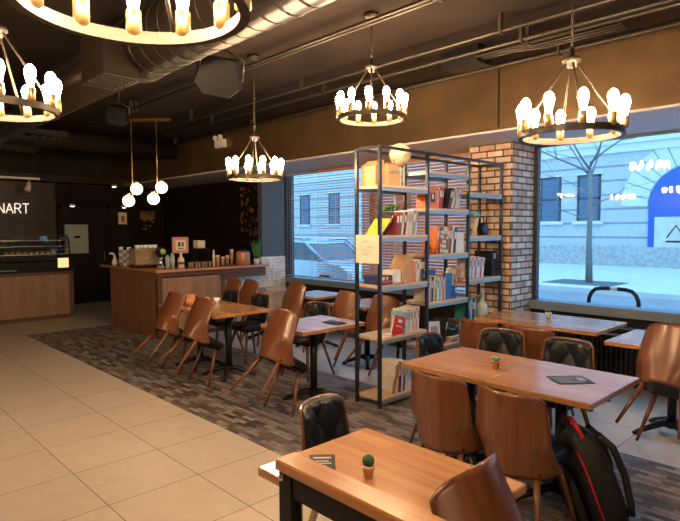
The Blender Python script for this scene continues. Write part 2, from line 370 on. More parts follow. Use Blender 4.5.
def chair():
    t=empty('dining_chair',(0,0,0),'chair','chair')
    sub(MB().sheet(shell,22,18,0,.011),'backrest',M['shell'],t)
    bc=sub(MB().sheet(pad,30,30,-.004,padh),'back_cushion',M['leather'],t)
    for a,b in((0,.74),(-.4545,.37),(.4545,.37)):
        p=Vector(pad(a,b));sub(MB().sph((p.x,p.y+.030,p.z),.011,8,5),'button',M['leather'],bc)
    sub(MB().cushion(0,.025,.395,.465,.19,.19,3.4),'seat',M['leather'],t)
    sub(MB().box(-.16,.16,-.15,.15,.375,.395),'seat_frame',M['black'],t)
    for sx in(-1,1):
        for sy in(-1,1):
            sub(MB().tube((sx*.125,sy*.125-.01,.38),(sx*.205,sy*.215-.02,0),.019,.0115,10),'leg',M['leg'],t)
    return t
proto=chair();used=False
def put(x,y,face,label,group,tilt=0,turn=0):
    """x,y = seat centre when upright; tilted chairs: x,y = point midway between the front feet"""
    global used
    rz={'+x':-pi/2,'-x':pi/2,'-y':pi,'+y':0}[face]+radians(turn)
    if tilt:
        Rm=Matrix.Rotation(rz,3,'Z')@Matrix.Rotation(-radians(tilt),3,'X')
        p=Vector((x,y,0.012))-Rm@Vector((0,.195,0));loc=tuple(p)
    else: loc=(x,y,.005 if 2.2<x<4.5 else .001)
    o=place(proto,used,loc,rz,label,group,-radians(tilt));used=True;return o
CG='walnut shell chairs with black tufted pads'
put(2.80,1.90,'+x','brown shell chair, left of the two backs turned to us at joined tables',CG)
put(2.80,1.44,'+x','brown shell chair with backpack at its right, seen from behind at joined tables',CG)
put(3.93,2.33,'-x','black padded chair behind joined tables, straight behind the succulent pot',CG,turn=4)
put(3.91,1.79,'-x','black padded chair behind joined tables, behind the menu card at right',CG,turn=-3)
put(3.53,2.44,'-y','black tufted chair at left end of joined tables beside bookshelf',CG,turn=8)
put(1.84,1.80,'-y','black tufted chair with orange wood rim at left end of foreground table',CG,turn=16)
put(1.45,.85,'+y','brown shell chair at bottom edge, nearest to us, right end of foreground table',CG,tilt=32,turn=2)
put(4.66,2.80,'+x','brown shell chair back facing us, left of two at table by brick pier',CG)
put(4.62,2.24,'+x','brown shell chair back facing us below the tiny green plant',CG)
put(4.54,1.23,'+x','large brown chair tipped onto table at right edge, underside and legs showing',CG,tilt=32,turn=-4)
put(2.97,5.9,'+x','brown chair tipped against bar-side table, farther of leaning pair',CG,tilt=32)
put(2.97,5.27,'+x','brown chair tipped against bar-side table, nearer of leaning pair',CG,tilt=32)
put(4.00,6.5,'-x','black padded chair on far side of bar-side tables, next to the cups',CG)
put(4.0,5.82,'-x','black padded chair on window side of bar-side tables, nearer one',CG)
put(3.0,3.92,'+x','brown chair tipped against table left of bookshelf, legs kicked out left',CG,tilt=32)
put(4.0,4.70,'-x','black padded chair behind table left of bookshelf, rounded top showing',CG,turn=6)
put(4.51,7.0,'+x','brown chair leaning under bar end, left one of two before white brick',CG,tilt=30)
put(4.51,6.56,'+x','brown chair leaning before white brick wall, right one of two',CG,tilt=30)
put(4.71,5.80,'+x','brown chair tipped onto window table, just above the leaning chair left of bookshelf',CG,tilt=31)
put(4.47,4.55,'+x','brown chair tipped onto window table, seen between rear and front shelf posts',CG,tilt=30)
put(4.47,3.98,'+x','brown chair seen through lowest bay of bookshelf behind the red book',CG,tilt=30)

# ------------------------------------------------------------------ varnished ledge partition in front
t=empty('ledge_partition',(1.12,.4,0),'varnished wooden ledge on black framed partition across the bottom foreground','partition')
ly=-1.0-.4
sub(MB().box(-.045,.045,ly,1.43-.4,.862,.9,ch=.006),'ledge',M['beam'],t)
f=MB()
for y in(1.40,.72,.04,-.64,-.97): f.box(-.025,.025,y-.4-.03,y-.4+.03,0.0,.862)
f.box(-.02,.02,ly+.03,1.40-.4,.78,.862).box(-.02,.02,ly+.03,1.40-.4,0.03,.10)
sub(f,'frame',M['black'],t)
for a,b in((1.37,.75),(.69,.07),(.01,-.61)):
    sub(MB().box(-.004,.004,b-.4,a-.4,.10,.78),'glass_panel',M['clear_glass'],t)
for y in (1.36,): sub(MB().lathe([(.008,0),(.012,.006),(.008,.02)],(-.03,y-.4+.05,.83),10),'bolt',M['steel'],t)

# ------------------------------------------------------------------ chandeliers
def chandelier(x,y,z,n,ph,label,rod=0,chain=False,R=.265):
    t=empty('chandelier',(x,y,z),label,'chandelier','round bulb chandeliers')
    sub(MB().ring(R,R-.012,.032,(0,0,0),56).ring(R+.006,R-.018,.006,(0,0,-.003),56),'ring',M['bronze'],t)
    hz=.40
    sub(MB().lathe([(.002,.07),(.012,.068),(.014,.03),(.045,.02),(.05,.0),(.03,-.012),(.025,-.03),(.004,-.035)],(0,0,hz),16),'hub',M['bronze'],t)
    for k in range(4):
        a=ph+pi/5+k*pi/2
        sub(MB().tube((.03*cos(a),.03*sin(a),hz-.01),((R-.006)*cos(a),(R-.006)*sin(a),.03),.006,n=8),'arm',M['bronze'],t)
    for k in range(n):
        a=ph+2*pi*k/n;c=((R-.006)*cos(a),(R-.006)*sin(a),0)
        s=sub(MB().lathe([(.010,.02),(.021,.03),(.021,.085),(.018,.09)],c,12),'socket',M['brass'],t)
        sub(MB().lathe([(.013,.088),(.015,.10),(.018,.12),(.0255,.15),(.0265,.168),(.021,.186),(.01,.198),(.0002,.201)],c,12),'bulb',M['bulb'],s)
    top=CZ-z
    sub(MB().lathe([(.055,-.0),(.06,-.02),(.05,-.035),(.012,-.05),(.006,-.052)],(0,0,top),16),'canopy',M['bronze'],t)
    c=MB()
    if chain:
        q=hz+.06;k=0
        while q<top-.05:
            pts=[]
            for j in range(10):
                b=2*pi*j/10;dx=.009*cos(b);dz=.02*sin(b)
                pts.append((dx if k%2 else 0,0 if k%2 else dx,q+dz+.016))
            c.path(pts,.0028,6,closed=True);q+=.031;k+=1
        c.tube((0,0,hz+.06),(0,0,top-.05),.0022,n=6)
        sub(c,'chain',M['bronze'],t)
    else:
        c.tube((0,0,hz+.06),(0,0,top-.045),.006,n=8);sub(c,'rod',M['bronze'],t)
    return t
chandelier(3.004,1.317,2.142,10,radians(0),'ring chandelier hanging before the right window, lit',chain=True)
chandelier(3.238,2.998,2.503,12,radians(8),'ring chandelier hanging above the bookshelf on long chain, lit',chain=True)
chandelier(3.179,4.486,2.134,12,.2,'smallest ring chandelier, hanging left of the window blinds, lit',chain=True)
chandelier(.736,3.233,2.246,12,.3,'ring chandelier cut by the left edge of the view, lit')
chandelier(.576,1.294,2.169,12,.1,'nearest ring chandelier, cut by the top edge of the view, lit')
chandelier(.1,-1.9,2.3,12,.1,'unseen ring chandelier added behind the viewpoint to brighten the room, lit')  # added lamp outside the view, raises the room brightness
chandelier(-2.0,5.2,2.3,12,.1,'unseen ring chandelier added in the left part of the room for extra light')  # second unseen lamp, also put in for more room light

# globe pendant above the bar
t=empty('globe_pendant',(3.76,8.18,CZ),'brass bar pendant with four glowing white globes above the bar corner','pendant lamp')
sub(MB().box(-.42,.42,-.05,.05,-.035,0,M=Matrix.Rotation(radians(-44),4,'Z')),'ceiling_plate',M['brass'],t)
for px,py,za,zb in((-.135,.13,2.27,2.09),(.14,-.13,2.29,2.12)):
    sub(MB().tube((px,py,-.03),(px,py,zb-CZ+.05),.008,n=8),'rod',M['brass'],t)
    for sx,zz in((1,za),(-1,zb)):
        dx=sx*.045
        g=sub(MB().sph((px+dx,py-dx,zz-CZ),.088,20,14),'globe',M['globe_lamp'],t)
        sub(MB().tube((px,py,zz-CZ+.0),(px+dx*.6,py-dx*.6,zz-CZ+.0),.012,n=8).lathe([(.03,0),(.03,.02),(.01,.03)],(px+dx,py-dx,zz-CZ+.09),12),'globe_mount',M['brass'],g)

# ------------------------------------------------------------------ ceiling services
t=empty('air_duct',(1.95,0,0),'dark spiral round air duct running along the ceiling toward the bar','duct')
def duct(y0,y1,r,z,x=0):
    return MB().tube((x,y0,z),(x,y1,z),r,n=40)
m=duct(-3.4,4.2,.23,3.05)
sub(m,'duct_body',M['duct'],t)
sp=MB();pts=[]
yy=-3.3
pts=[(.232*cos(a),-3.3+a/(2*pi)*.16,3.05+.232*sin(a)) for a in [2*pi*k/24 for k in range(int((7.4/.16)*24))]]
sp.path(pts,.0028,5);sub(sp,'spiral_seam',M['bronze'],t)
sub(duct(4.2,4.28,.245,3.05),'joint_collar',M['bronze'],t)
sub(duct(4.28,9.5,.19,3.05,.03),'duct_extension',M['duct'],t)
t=empty('air_duct',(2.1,9.6,0),'dark duct crossing behind the bar pendant under the ceiling','duct')
sub(MB().tube((-5,0,3.1),(2.9,0,3.1),.15,n=28),'duct_body',M['duct'],t)
t=empty('ceiling_vent',(1.72,4.3,2.78),'square dark grille vent hanging on the left side of the air duct','vent')
sub(MB().box(-.13,.13,-.22,.22,.0,.34),'housing',M['duct'],t)
g=MB()
for k in range(12): g.box(-.12+.02*k,-.113+.02*k,-.20,.20,-.012,0)
for k in range(7): g.box(-.13,.13,-.21+.07*k-.004,-.21+.07*k+.004,-.014,-.002)
sub(g,'grille',M['bronze'],t)
def speaker(x,y,z,s,rz,rx,label):
    t=empty('ceiling_speaker',(x,y,z),label,'speaker');t.rotation_euler=(rx,.2,rz)
    pr=[(-.5,-.28),(-.3,-.5),(.3,-.5),(.5,-.28),(.36,.32),(-.36,.32)]
    sub(MB().prism([(a*s,b*s) for a,b in pr],-.2*s,.2*s,'y'),'cabinet',M['black'],t)
    sub(MB().prism([(a*s*.9,b*s*.9) for a,b in pr],-.22*s,-.2*s,'y'),'grille',M['black'],t)
    sub(MB().path([(-.52*s,0,-.1*s),(-.5*s,0,.35*s),(-.1*s,0,.5*s),(.1*s,0,.5*s),(.5*s,0,.35*s),(.52*s,0,-.1*s)],.009,6),'bracket',M['bronze'],t)
    sub(MB().tube((0,0,.5*s),(0,0,CZ-z),.01,n=8),'mount',M['bronze'],t)
speaker(2.50,4.00,2.93,.36,radians(-40),.35,'larger angular black speaker hung beside the round duct, over the bar aisle')
speaker(2.72,6.6,3.02,.26,radians(-40),.3,'smaller angular speaker hung farther back near the brass pendant plate')
def conduit(x,y0,y1,z,r,label,clips=True):
    t=empty('conduit',(x,(y0+y1)/2,z),label,'pipe','thin pipes under the ceiling')
    h=(y1-y0)/2
    sub(MB().tube((0,-h,0),(0,h,0),r,n=10),'pipe',M['bronze'],t)
    q=-h+.5
    while q<h:
        sub(MB().box(-r*1.6,r*1.6,q-.012,q+.012,-r*1.4,CZ-z),'hanger',M['bronze'],t)
        q+=2.4
conduit(3.10,-3.0,9.0,3.20,.014,'thin ceiling pipe, leftmost of the set, passing the chandelier canopy')
conduit(3.17,-3.0,9.0,3.21,.014,'thin ceiling pipe just right of the leftmost one')
conduit(3.96,-3.0,9.0,3.18,.014,'thin ceiling pipe in the middle of the ceiling set')
conduit(4.29,-3.0,9.0,3.19,.016,'thin ceiling pipe between middle pipe and bulkhead')
conduit(4.40,-3.0,2.6,3.19,.012,'short thin ceiling pipe ending near the bookshelf')
conduit(4.98,-3.0,12.0,3.24,.022,'thick ceiling pipe nearest the bronze bulkhead')
# junction box with bent conduits
t=empty('junction_box',(4.55,3.0,3.16),'dark ceiling junction box with bent pipes beside the bulkhead','junction box')
sub(MB().box(-.12,.12,-.2,.2,0,CZ-3.16),'box',M['black'],t)
b=MB()
for k in range(3): b.path([(-.15+.06*k,-.2,.03),(-.15+.06*k,-.5,.03),(-.05+.06*k,-.75,.03),(-.05+.06*k,-1.4,.03)],.010,6)
sub(b,'bent_pipes',M['bronze'],t)
MB().box(XB-.008,XB,3.05,3.07,SZ+.04,CZ).build('bulkhead_seam',M['duct'],None,'thin vertical seam strip on the bronze bulkhead left of the right chandelier','trim strip')
# cable trays at left
for yy,zz,lab in((9.3,3.08,'metal cable tray under ceiling at far left, nearer one'),(10.75,3.02,'metal cable tray under ceiling at far left, farther one')):
    t=empty('cable_tray',(0,yy,zz),lab,'cable tray','cable trays under the ceiling')
    b=MB().box(-3.8,3.0,-.16,-.15,0,.08).box(-3.8,3.0,.15,.16,0,.08)
    for k in range(45): b.box(-3.8+.15*k,-3.77+.15*k,-.15,.15,0,.01)
    sub(b,'ladder',M['duct'],t)
    for k in range(4): sub(MB().box(-3.5+2*k,-3.48+2*k,-.02,.02,.01,CZ-zz),'hanger',M['duct'],t)
# track light
t=empty('track_light',(2.3,12.35,2.66),'white track light rail with one small spotlight above the wall letters','track light')
sub(MB().box(-3.5,1.17,-.03,.03,.0,.04).box(.4,.43,-.02,.02,.04,.1),'rail',M['white'],t)
for x in(.98,-.6):
    s=sub(MB().tube((x,0,0),(x,0,-.07),.015,n=8),'spot_arm',M['white'],t)
    sub(MB().tube((x,-.0,-.06),(x-.05,-.03,-.23),.045,.06,14),'spot_head',M['white'],s)
# recessed lights
for x,y,z,lab in((5.02,12.57,2.60,'bright small strip downlight under the far ceiling beam'),(4.2,12.8,2.16,'small round lamp above the far dark doorway, left'),(5.35,12.85,2.16,'small round lamp above the far dark doorway, right')):
    t=empty('downlight',(x,y-.1,z),lab,'downlight')
    sub(MB().lathe([(.05,0),(.06,.03),(.055,.05)],(0,0,0),14),'housing',M['white'],t)
    sub(MB().lathe([(.0001,-.004),(.042,-.004),(.042,.002)],(0,0,0),14),'lens',M['downlight'],t)
    sub(MB().tube((0,0,.05),(0,0,SZ-z),.012,n=8) if z<2.5 else MB().box(-.4,.25,-.03,.03,.05,.07),'mount',M['duct'],t)
# emergency light
t=empty('emergency_light',(5.2,8.35,3.05),'white twin-head emergency light on the bulkhead left of the small chandelier','emergency light')
sub(MB().box(-.04,.05,-.13,.13,0,.14,ch=.01),'housing',M['white'],t)
for s in(-1,1): sub(MB().sph((-.05,s*.08,.17),.045,12,8),'lamp_head',M['white'],t)

# ------------------------------------------------------------------ blinds
def blind(y0,y1,z0,z1,pitch_,tilt,m,label,tapes=2,hw=.024):
    t=empty('venetian_blind',(XW-.07,(y0+y1)/2,z1),label,'blind','window blinds on the left window')
    h=(y1-y0)/2
    sub(MB().box(-.03,.03,-h,h,-.045,-.002),'head_rail',m,t)
    s=MB();z=-.07;Rm=Matrix.Rotation(radians(tilt),4,'Y')
    while z>z0-z1+.04:
        s.box(-hw,hw,-h,h,-.0014,.0014,M=Matrix.Translation((0,0,z))@Rm);z-=pitch_
    sub(s,'slats',m,t)
    sub(MB().box(-.025,.025,-h,h,z0-z1,z0-z1+.02),'bottom_rail',m,t)
    c=MB()
    for k in range(tapes+1):
        y=-h+.12+(2*h-.24)*k/tapes
        c.tube((-.026,y,-.04),(-.026,y,z0-z1+.02),.0018,n=5).tube((.026,y,-.04),(.026,y,z0-z1+.02),.0018,n=5)
    sub(c,'ladder_cord',M['white'],t)
blind(7.22,8.02,.80,SZ-.005,.044,4,M['blind_grey'],'venetian blind with open slats on the leftmost strip of window',hw=.012)
blind(6.20,7.20,.80,SZ-.005,.044,-22,M['blind'],'half-tilted venetian blind left of the bookshelf, brown slats',hw=.014)
blind(3.90,6.12,.80,SZ-.005,.044,-60,M['blind'],'warm lit wooden venetian blind seen through the bookshelf',4,hw=.020)

# ------------------------------------------------------------------ radiator bench under the right window
t=empty('radiator',(6.2,.2,0),'long black finned radiator below the right window sill','radiator')
sub(MB().box(-.12,.14,-1.9,2.9,.58,.60),'top_grille',M['iron'],t)
g=MB()
for k in range(96): g.box(-.12,-.10,-1.88+.05*k,-1.85+.05*k,.12,.575)
sub(g,'fins',M['iron'],t)
sub(MB().box(-.09,.14,-1.9,2.9,.0,.58),'body',M['black'],t)
sub(MB().tube((-.13,-1.9,.10),(-.13,2.9,.10),.02,n=10).tube((-.13,-1.9,.53),(-.13,2.9,.53),.02,n=10),'pipes',M['steel'],t)

# ------------------------------------------------------------------ bookshelf unit
SX=[3.73,4.43,5.15,5.83];YF,YB=3.353,3.64
t=empty('bookshelf',(3.73,YF,0),'tall open black steel bookshelf with pale boards standing between tables and brick pier','bookshelf')
def L(x,y,z): return (x-3.73,y-YF,z)
for x in SX:
    for y in(YF,YB):
        a=L(x,y,0);sub(MB().box(a[0]-.014,a[0]+.014,a[1]-.014,a[1]+.014,0.004,2.40),'post',M['shelf_metal'],t)
rl=MB()
for y in(YF,YB): rl.box(0,2.1,y-YF-.012,y-YF+.012,2.375,2.40)
for x in(SX[0],SX[3]): rl.box(x-3.73-.012,x-3.73+.012,0,YB-YF,2.375,2.40)
sub(rl,'top_rail',M['shelf_metal'],t)
SH={0:[2.05,1.59,1.133,.65,.09],1:[2.219,1.854,1.394,.911,.45],2:[2.043,1.57,1.10,.62,.20]}
for b,zs in SH.items():
    x0,x1=SX[b]-3.73+.015,SX[b+1]-3.73-.015
    for z in zs:
        sub(MB().box(x0,x1,-.018,YB-YF+.018,z-.026,z,ch=.002),'shelf_board',M['shelf_wood'],t)
        sub(MB().box(x0,x1,-.014,-.006,z-.056,z-.0265).box(x0,x1,YB-YF+.006,YB-YF+.014,z-.056,z-.0265).box(x0,x1,-.006,YB-YF+.006,z-.034,z-.0265),'shelf_rail',M['shelf_under'],t)

BC={'red':(.60,.04,.03),'white':(.80,.78,.74),'cream':(.72,.62,.45),'green':(.03,.33,.13),'orange':(.72,.20,.04),'navy':(.03,.05,.16),'blue':(.03,.16,.45),'light blue':(.25,.50,.72),'yellow':(.80,.58,.08),'black':(.02,.02,.025),'brown':(.22,.10,.05),'pink':(.75,.35,.38),'grey':(.35,.34,.34),'tan':(.50,.33,.18),'teal':(.04,.30,.32),'maroon':(.25,.03,.04),'lime':(.35,.60,.12),'pale grey':(.62,.62,.64)}
BM={k:mat('book_cover_'+k.replace(' ','_'),v,.45,var=.12,scale=30) for k,v in BC.items()}
ORD=['first','second','third','fourth','fifth','sixth','seventh','eighth','ninth','tenth','eleventh','twelfth','thirteenth','fourteenth']
def book_mesh(th,h,dp):
    # spine at -y, standing; x = thickness
    c=MB().box(0,.003,0,dp,0,h).box(th-.003,th,0,dp,0,h).box(0,th,0,.003,0,h)
    p=MB().box(.003,th-.003,.003,dp-.004,.004,h-.004)
    return c,p
def book(x,y,z,th,h,dp,col,label,group,lean=0,rot=None,name='book'):
    o=empty(name,(x,y,z),label,'book',group)
    if rot is not None: o.rotation_euler=rot
    else: o.rotation_euler=(0,radians(lean),0)
    c,p=book_mesh(th,h,dp);sub(c,'cover',BM[col],o);sub(p,'pages',M['paper'],o)
    lb=MB().box(th*.2,th*.8,-.0008,0,h*.55,h*.85) if th>.012 else MB().box(th*.25,th*.75,-.0008,0,h*.6,h*.8)
    sub(lb,'spine_title',BM['white' if col not in('white','cream','pale grey') else 'grey'],o)
    return o
def row(bay,lev,x,specs,lean,where,y=None,k=1.0):
    z=SH[bay][lev]+.001;y=YF+.02 if y is None else y
    cnt={}
    for i,s in enumerate(specs):
        col,th,h=s[:3];th*=k;dp=s[3] if len(s)>3 else .17
        a=radians(lean)
        lx=x; lz=z+(0 if lean>=0 else 0)
        # lean>0: tops to the right; pivot on right bottom corner
        zz=z+th*sin(a) if lean>0 else z
        book(lx,y,zz,th,h,dp,col,'%s %s book, %s from the left %s'%('thick' if th>.028 else 'thin',col,ORD[i],where),'books '+where,lean)
        x+=th/cos(a)+.0015
    return x
# middle bay, second level: orange picture book and slanted row
row(1,1,4.47,[('orange',.012,.215,.02),('orange',.02,.21),('pink',.02,.215),('white',.016,.20),('green',.022,.205),('cream',.018,.21),('red',.03,.215),('maroon',.02,.21)],9,'in middle bay top row',k=1.45)
row(1,1,4.80,[('black',.022,.225),('brown',.02,.22),('cream',.03,.225),('grey',.018,.215),('white',.02,.21),('pale grey',.03,.205)],20,'in slanting group, middle bay top row',k=1.3)
row(1,2,4.60,[('orange',.028,.27),('maroon',.02,.26),('green',.025,.27),('white',.02,.27),('cream',.025,.265),('orange',.03,.27),('brown',.025,.28),('white',.025,.28),('black',.03,.26)],7,'in middle bay second row',k=1.45)
row(1,3,4.46,[('white',.03,.25),('pink',.022,.245),('navy',.02,.25),('yellow',.028,.26),('green',.016,.22),('white',.028,.24),('light blue',.022,.24),('white',.02,.24),('orange',.026,.245),('white',.016,.235)],3,'in colourful middle bay row',k=1.3)
row(0,1,3.97,[('maroon',.03,.21),('brown',.035,.215),('white',.02,.225),('maroon',.03,.22),('white',.018,.23),('pale grey',.03,.23),('white',.02,.235),('grey',.035,.235),('pale grey',.022,.235)],8,'in left bay magazine row',k=1.25)
row(2,2,5.20,[('white',.025,.235),('pink',.018,.235),('white',.03,.23),('red',.016,.235),('white',.028,.235),('white',.024,.23),('red',.018,.22),('white',.03,.22)],9,'in right bay white row',k=1.5)
row(0,3,4.10,[('light blue',.02,.20),('white',.03,.22),('pale grey',.04,.215),('white',.03,.22),('yellow',.018,.21),('white',.03,.225),('pink',.02,.23),('white',.03,.235)],3,'in left bay row behind red book')
row(2,3,5.19,[('teal',.035,.26),('light blue',.025,.25),('white',.02,.245),('navy',.03,.25),('blue',.02,.25),('lime',.022,.25)],2,'beside glass decanter, right bay')
row(0,4,3.98,[('white',.03,.30,.22),('red',.02,.28,.2),('navy',.02,.28,.2),('white',.03,.29,.2),('navy',.024,.28,.2),('white',.03,.28,.2)],5,'on left bay bottom board')
row(0,2,4.26,[('pink',.016,.20),('white',.03,.21),('yellow',.018,.215),('brown',.022,.22),('navy',.018,.225)],6,'beside tan file, left bay',k=1.25)
# leaning album at left of magazines, large cream book, blue books
def flat(name,label,cat,mb,m,group=None): return mb.build(name,m,None,label,cat,group)
book(3.77,YF+.02,1.592,.012,.24,.2,'yellow','thin yellow album leaning far left on the left bay magazine row','albums leaning in the left bay',42)
book(3.82,YF+.02,1.592,.014,.25,.2,'black','dark slate album leaning beside the yellow album','albums leaning in the left bay',30)
book(3.93,YF+.03,.092,.014,.28,.24,'tan','large plain tan book leaning outward on the lowest left board',None,0,rot=(0,radians(8),radians(-72)))
book(4.60,YF+.23,.913,.02,.30,.26,'blue','tall patterned blue book behind the colourful middle bay row',None,0,rot=(0,0,radians(-90)))
book(4.79,YF+.07,.913,.03,.27,.13,'blue','upright blue book facing out right of the colourful middle bay row',None,0,rot=(0,0,radians(-90)))
book(4.93,YF+.01,.913,.03,.13,.06,'blue','short blue book at right end of the colourful middle bay row',None,0)
book(4.92,YF+.08,.913,.02,.33,.12,'white','tall white book leaning at the right of the middle bay, left one',None,22)
book(4.98,YF+.08,.913,.02,.34,.12,'pink','tall pink-edged book leaning at the right of the middle bay, right one',None,22)
# portrait-like cover (plain oval shape) on the orange book facing out
o=empty('picture_book',(4.455,YF+.004,1.856),'orange picture book standing face out at left of middle bay top row','book');o.rotation_euler=(radians(-4),0,0)
sub(MB().box(0,.15,0,.014,0,.215),'cover',BM['orange'],o)
sub(MB().box(.045,.115,-.001,0,.06,.15),'cover_picture',BM['black'],o);sub(MB().box(.065,.095,-.002,-.001,.09,.14),'cover_shape',BM['cream'],o)
# mosaic-like magazine
o=empty('picture_book',(4.64,YF+.0,1.396),'brown and cream patterned magazine facing out on the middle bay','book');o.rotation_euler=(radians(-5),radians(8),0)
sub(MB().box(0,.15,.0,.01,0,.27),'cover',BM['brown'],o)
c=MB()
for i in range(4):
    for j in range(5):
        if random.random()<.6: c.box(.01+i*.034,.035+i*.034,-.001,0,.02+j*.048,.055+j*.048)
sub(c,'cover_picture',BM['cream'],o)
# red open book
o=empty('open_book',(3.90,YF-.0,.652),'bright red book standing half open at the front of the left bay','book');o.rotation_euler=(0,radians(16),0)
sub(MB().box(0,.15,0,.010,0,.20),'cover',BM['red'],o);sub(MB().box(.005,.145,.010,.03,.004,.195),'pages',M['paper'],o);sub(MB().box(.05,.11,-.001,0,.14,.17).box(.03,.12,-.001,0,.10,.108),'cover_title',BM['white'],o)
flat('note_pad','small white pad lying on the left bay board before the red book','note pad',MB().box(3.83,3.93,YF-.0,YF+.08,.651,.669),M['white'])
# kraft file, white box, games box
flat('file_holder','tan cardboard magazine file on the middle board of the left bay','file holder',MB().prism([(4.09,1.134),(4.235,1.134),(4.25,1.39),(4.17,1.40),(4.10,1.27)],YF+.03,YF+.2,'y'),M['kraft'])
t=empty('game_box',(3.84,YF+.11,1.134),'navy patterned box lying on the middle board of the left bay','box')
sub(MB().box(-.08,.09,-.09,.12,0,.085,ch=.002),'box_body',BM['navy'],t)
sub(MB().box(-.06,-.02,-.0915,-.09,.045,.075).box(.0,.03,-.0915,-.09,.05,.075),'label_yellow',BM['yellow'],t);sub(MB().box(-.07,.07,-.0915,-.09,.02,.038),'label_red',BM['red'],t)
flat('white_box','small white box beside the navy box on the left bay','box',MB().box(3.95,4.05,YF+.02,YF+.16,1.134,1.265,ch=.002),M['white'])
book(3.94,YF+.0,1.152,.015,.17,.12,'white','white booklet lying flat in front of the white box',None,0,rot=(0,radians(90),0))
# handwriting note hanging on the left end
t=empty('handwritten_note',(3.715,YF+.145,1.335),'cream sheet with handwriting taped across the left end of the bookshelf','note')
sub(MB().box(-.002,.0,-.15,.14,0,.26),'sheet',mat('note_paper',(.78,.66,.56),.8),t)
c=MB()
for k,(a,b,zz) in enumerate(((-.02,.05,.20),(-.08,.08,.15),(-.04,.09,.125),(-.06,.05,.10),(-.02,.04,.08))):
    pts=[(-.0035,b-(b-a)*q/24,zz+.005*sin(q*2.3+k)+.003*sin(q*5.1)) for q in range(25)];c.path(pts,.0012,4)
sub(c,'handwriting',BM['grey'],t)
# wooden boxes and globe on top
t=empty('wooden_box',(3.83,YF+.17,2.051),'tan house-shaped wooden box on the top left board','box','wooden boxes on the top left board')
sub(MB().prism([(-.07,0),(.05,0),(.05,.23),(.02,.235),(-.07,.17)],-.09,.09,'y'),'box_body',mat('orange_tan_wood',(.58,.30,.13),.5),t)
t=empty('wooden_box',(3.97,YF+.13,2.051),'pale tan wooden box with flap beside the house-shaped box','box','wooden boxes on the top left board')
sub(MB().prism([(-.085,0),(.10,0),(.10,.13),(.065,.20),(-.085,.20)],-.09,.09,'y'),'box_body',M['kraft'],t);sub(MB().box(-.08,.07,-.097,-.09,.125,.145),'latch',M['brass'],t)
t=empty('desk_globe',(4.19,YF+.148,2.051),'cream desk globe on curved white stand on top left board','globe')
sub(MB().lathe([(.045,0),(.045,.012),(.02,.02),(.012,.05),(.018,.075),(.011,.10),(.018,.12),(.010,.15),(.016,.18),(.009,.20)],(0,0,0),16),'stand',M['white'],t)
sub(MB().sph((0,0,.318),.108,28,18),'sphere',mat('aged_globe_map',(.72,.60,.42),.35,var=.28,scale=9),t)
sub(MB().path([(.121*cos(a),0,.318+.121*sin(a)) for a in [radians(-160+10*k) for k in range(18)]],.005,8),'meridian_arm',M['brass'],t)
# bouquet, camera, binder, jar, frame
t=empty('flower_cone',(5.41,YF+.08,1.572),'pale blue flower bouquet in cream paper cone on the right bay','bouquet');t.rotation_euler=(0,radians(-8),0)
sub(MB().lathe([(.006,0),(.03,.08),(.062,.20),(.058,.20),(.026,.08),(.001,.01)],(0,0,0),16,cap=False),'paper_cone',BM['cream'],t)
fb=MB()
for k in range(34):
    a=random.uniform(0,2*pi);q=.065*sqrt(random.random());fb.sph((q*cos(a),q*sin(a),.215+.03*random.random()+.03*(1-q/.065)),.017,7,5)
sub(fb,'blooms',mat('pale_blue_petals',(.22,.45,.62),.7,var=.3,scale=60),t)
t=empty('headphones',(5.63,YF+.11,1.572),'dark blue and black round speaker-like headphones on the right bay','headphones')
sub(MB().tube((0,-.02,.075),(0,.03,.075),.072,n=24).tube((.0,.03,.075),(0,.07,.075),.05,.03,20),'ear_cup',M['black'],t)
sub(MB().tube((0,-.032,.075),(0,-.02,.075),.045,.06,20),'cup_face',BM['navy'],t)
sub(MB().path([(-.06*cos(a),.02,.10+.12*sin(a)) for a in [radians(10*k) for k in range(19)]],.007,8),'headband',M['black'],t)
t=empty('binder',(5.735,YF+.12,1.102),'black binder box standing at the right of the white book row','binder')
sub(MB().box(-.06,.06,-.10,.13,0,.29,ch=.003),'binder_body',M['black'],t)
sub(MB().box(-.02,.02,-.1015,-.10,.2,.26),'spine_label',BM['grey'],t)
t=empty('glass_decanter',(5.56,YF+.07,.622),'clear glass decanter with stopper on the right bay low board','decanter')
M['green_glass']=mat('frosted_glass',(.50,.56,.52),.12,.0,coat=.5)
sub(MB().lathe([(.05,0),(.062,.03),(.066,.11),(.055,.16),(.025,.19),(.02,.235),(.03,.245)],(0,0,0),20),'bottle',M['green_glass'],t)
sub(MB().lathe([(.01,.245),(.012,.27),(.03,.29),(.02,.32),(.006,.34),(.002,.345)],(0,0,0),16),'stopper',M['green_glass'],t)
t=empty('framed_picture',(5.70,YF+.17,.622),'tan framed picture leaning behind the glass decanter','picture frame');t.rotation_euler=(radians(-10),radians(4),0)
sub(MB().box(-.09,.09,0,.015,0,.25),'frame',BM['tan'],t);sub(MB().box(-.07,.07,-.002,0,.02,.23),'picture',BM['brown'],t)
t=empty('framed_picture',(4.60,YF+.02,.452),'black framed grey picture standing low in the middle bay','picture frame');t.rotation_euler=(radians(-8),radians(4),0)
sub(MB().box(-.12,.12,0,.02,0,.27),'frame',M['black'],t);sub(MB().box(-.10,.10,-.002,0,.02,.25),'mat_board',M['white'],t);sub(MB().box(-.06,.06,-.003,-.002,.07,.2),'picture',BM['grey'],t)
book(4.76,YF+.03,.452,.03,.27,.17,'black','black album leaning beside the framed picture low in the middle bay',None,12)
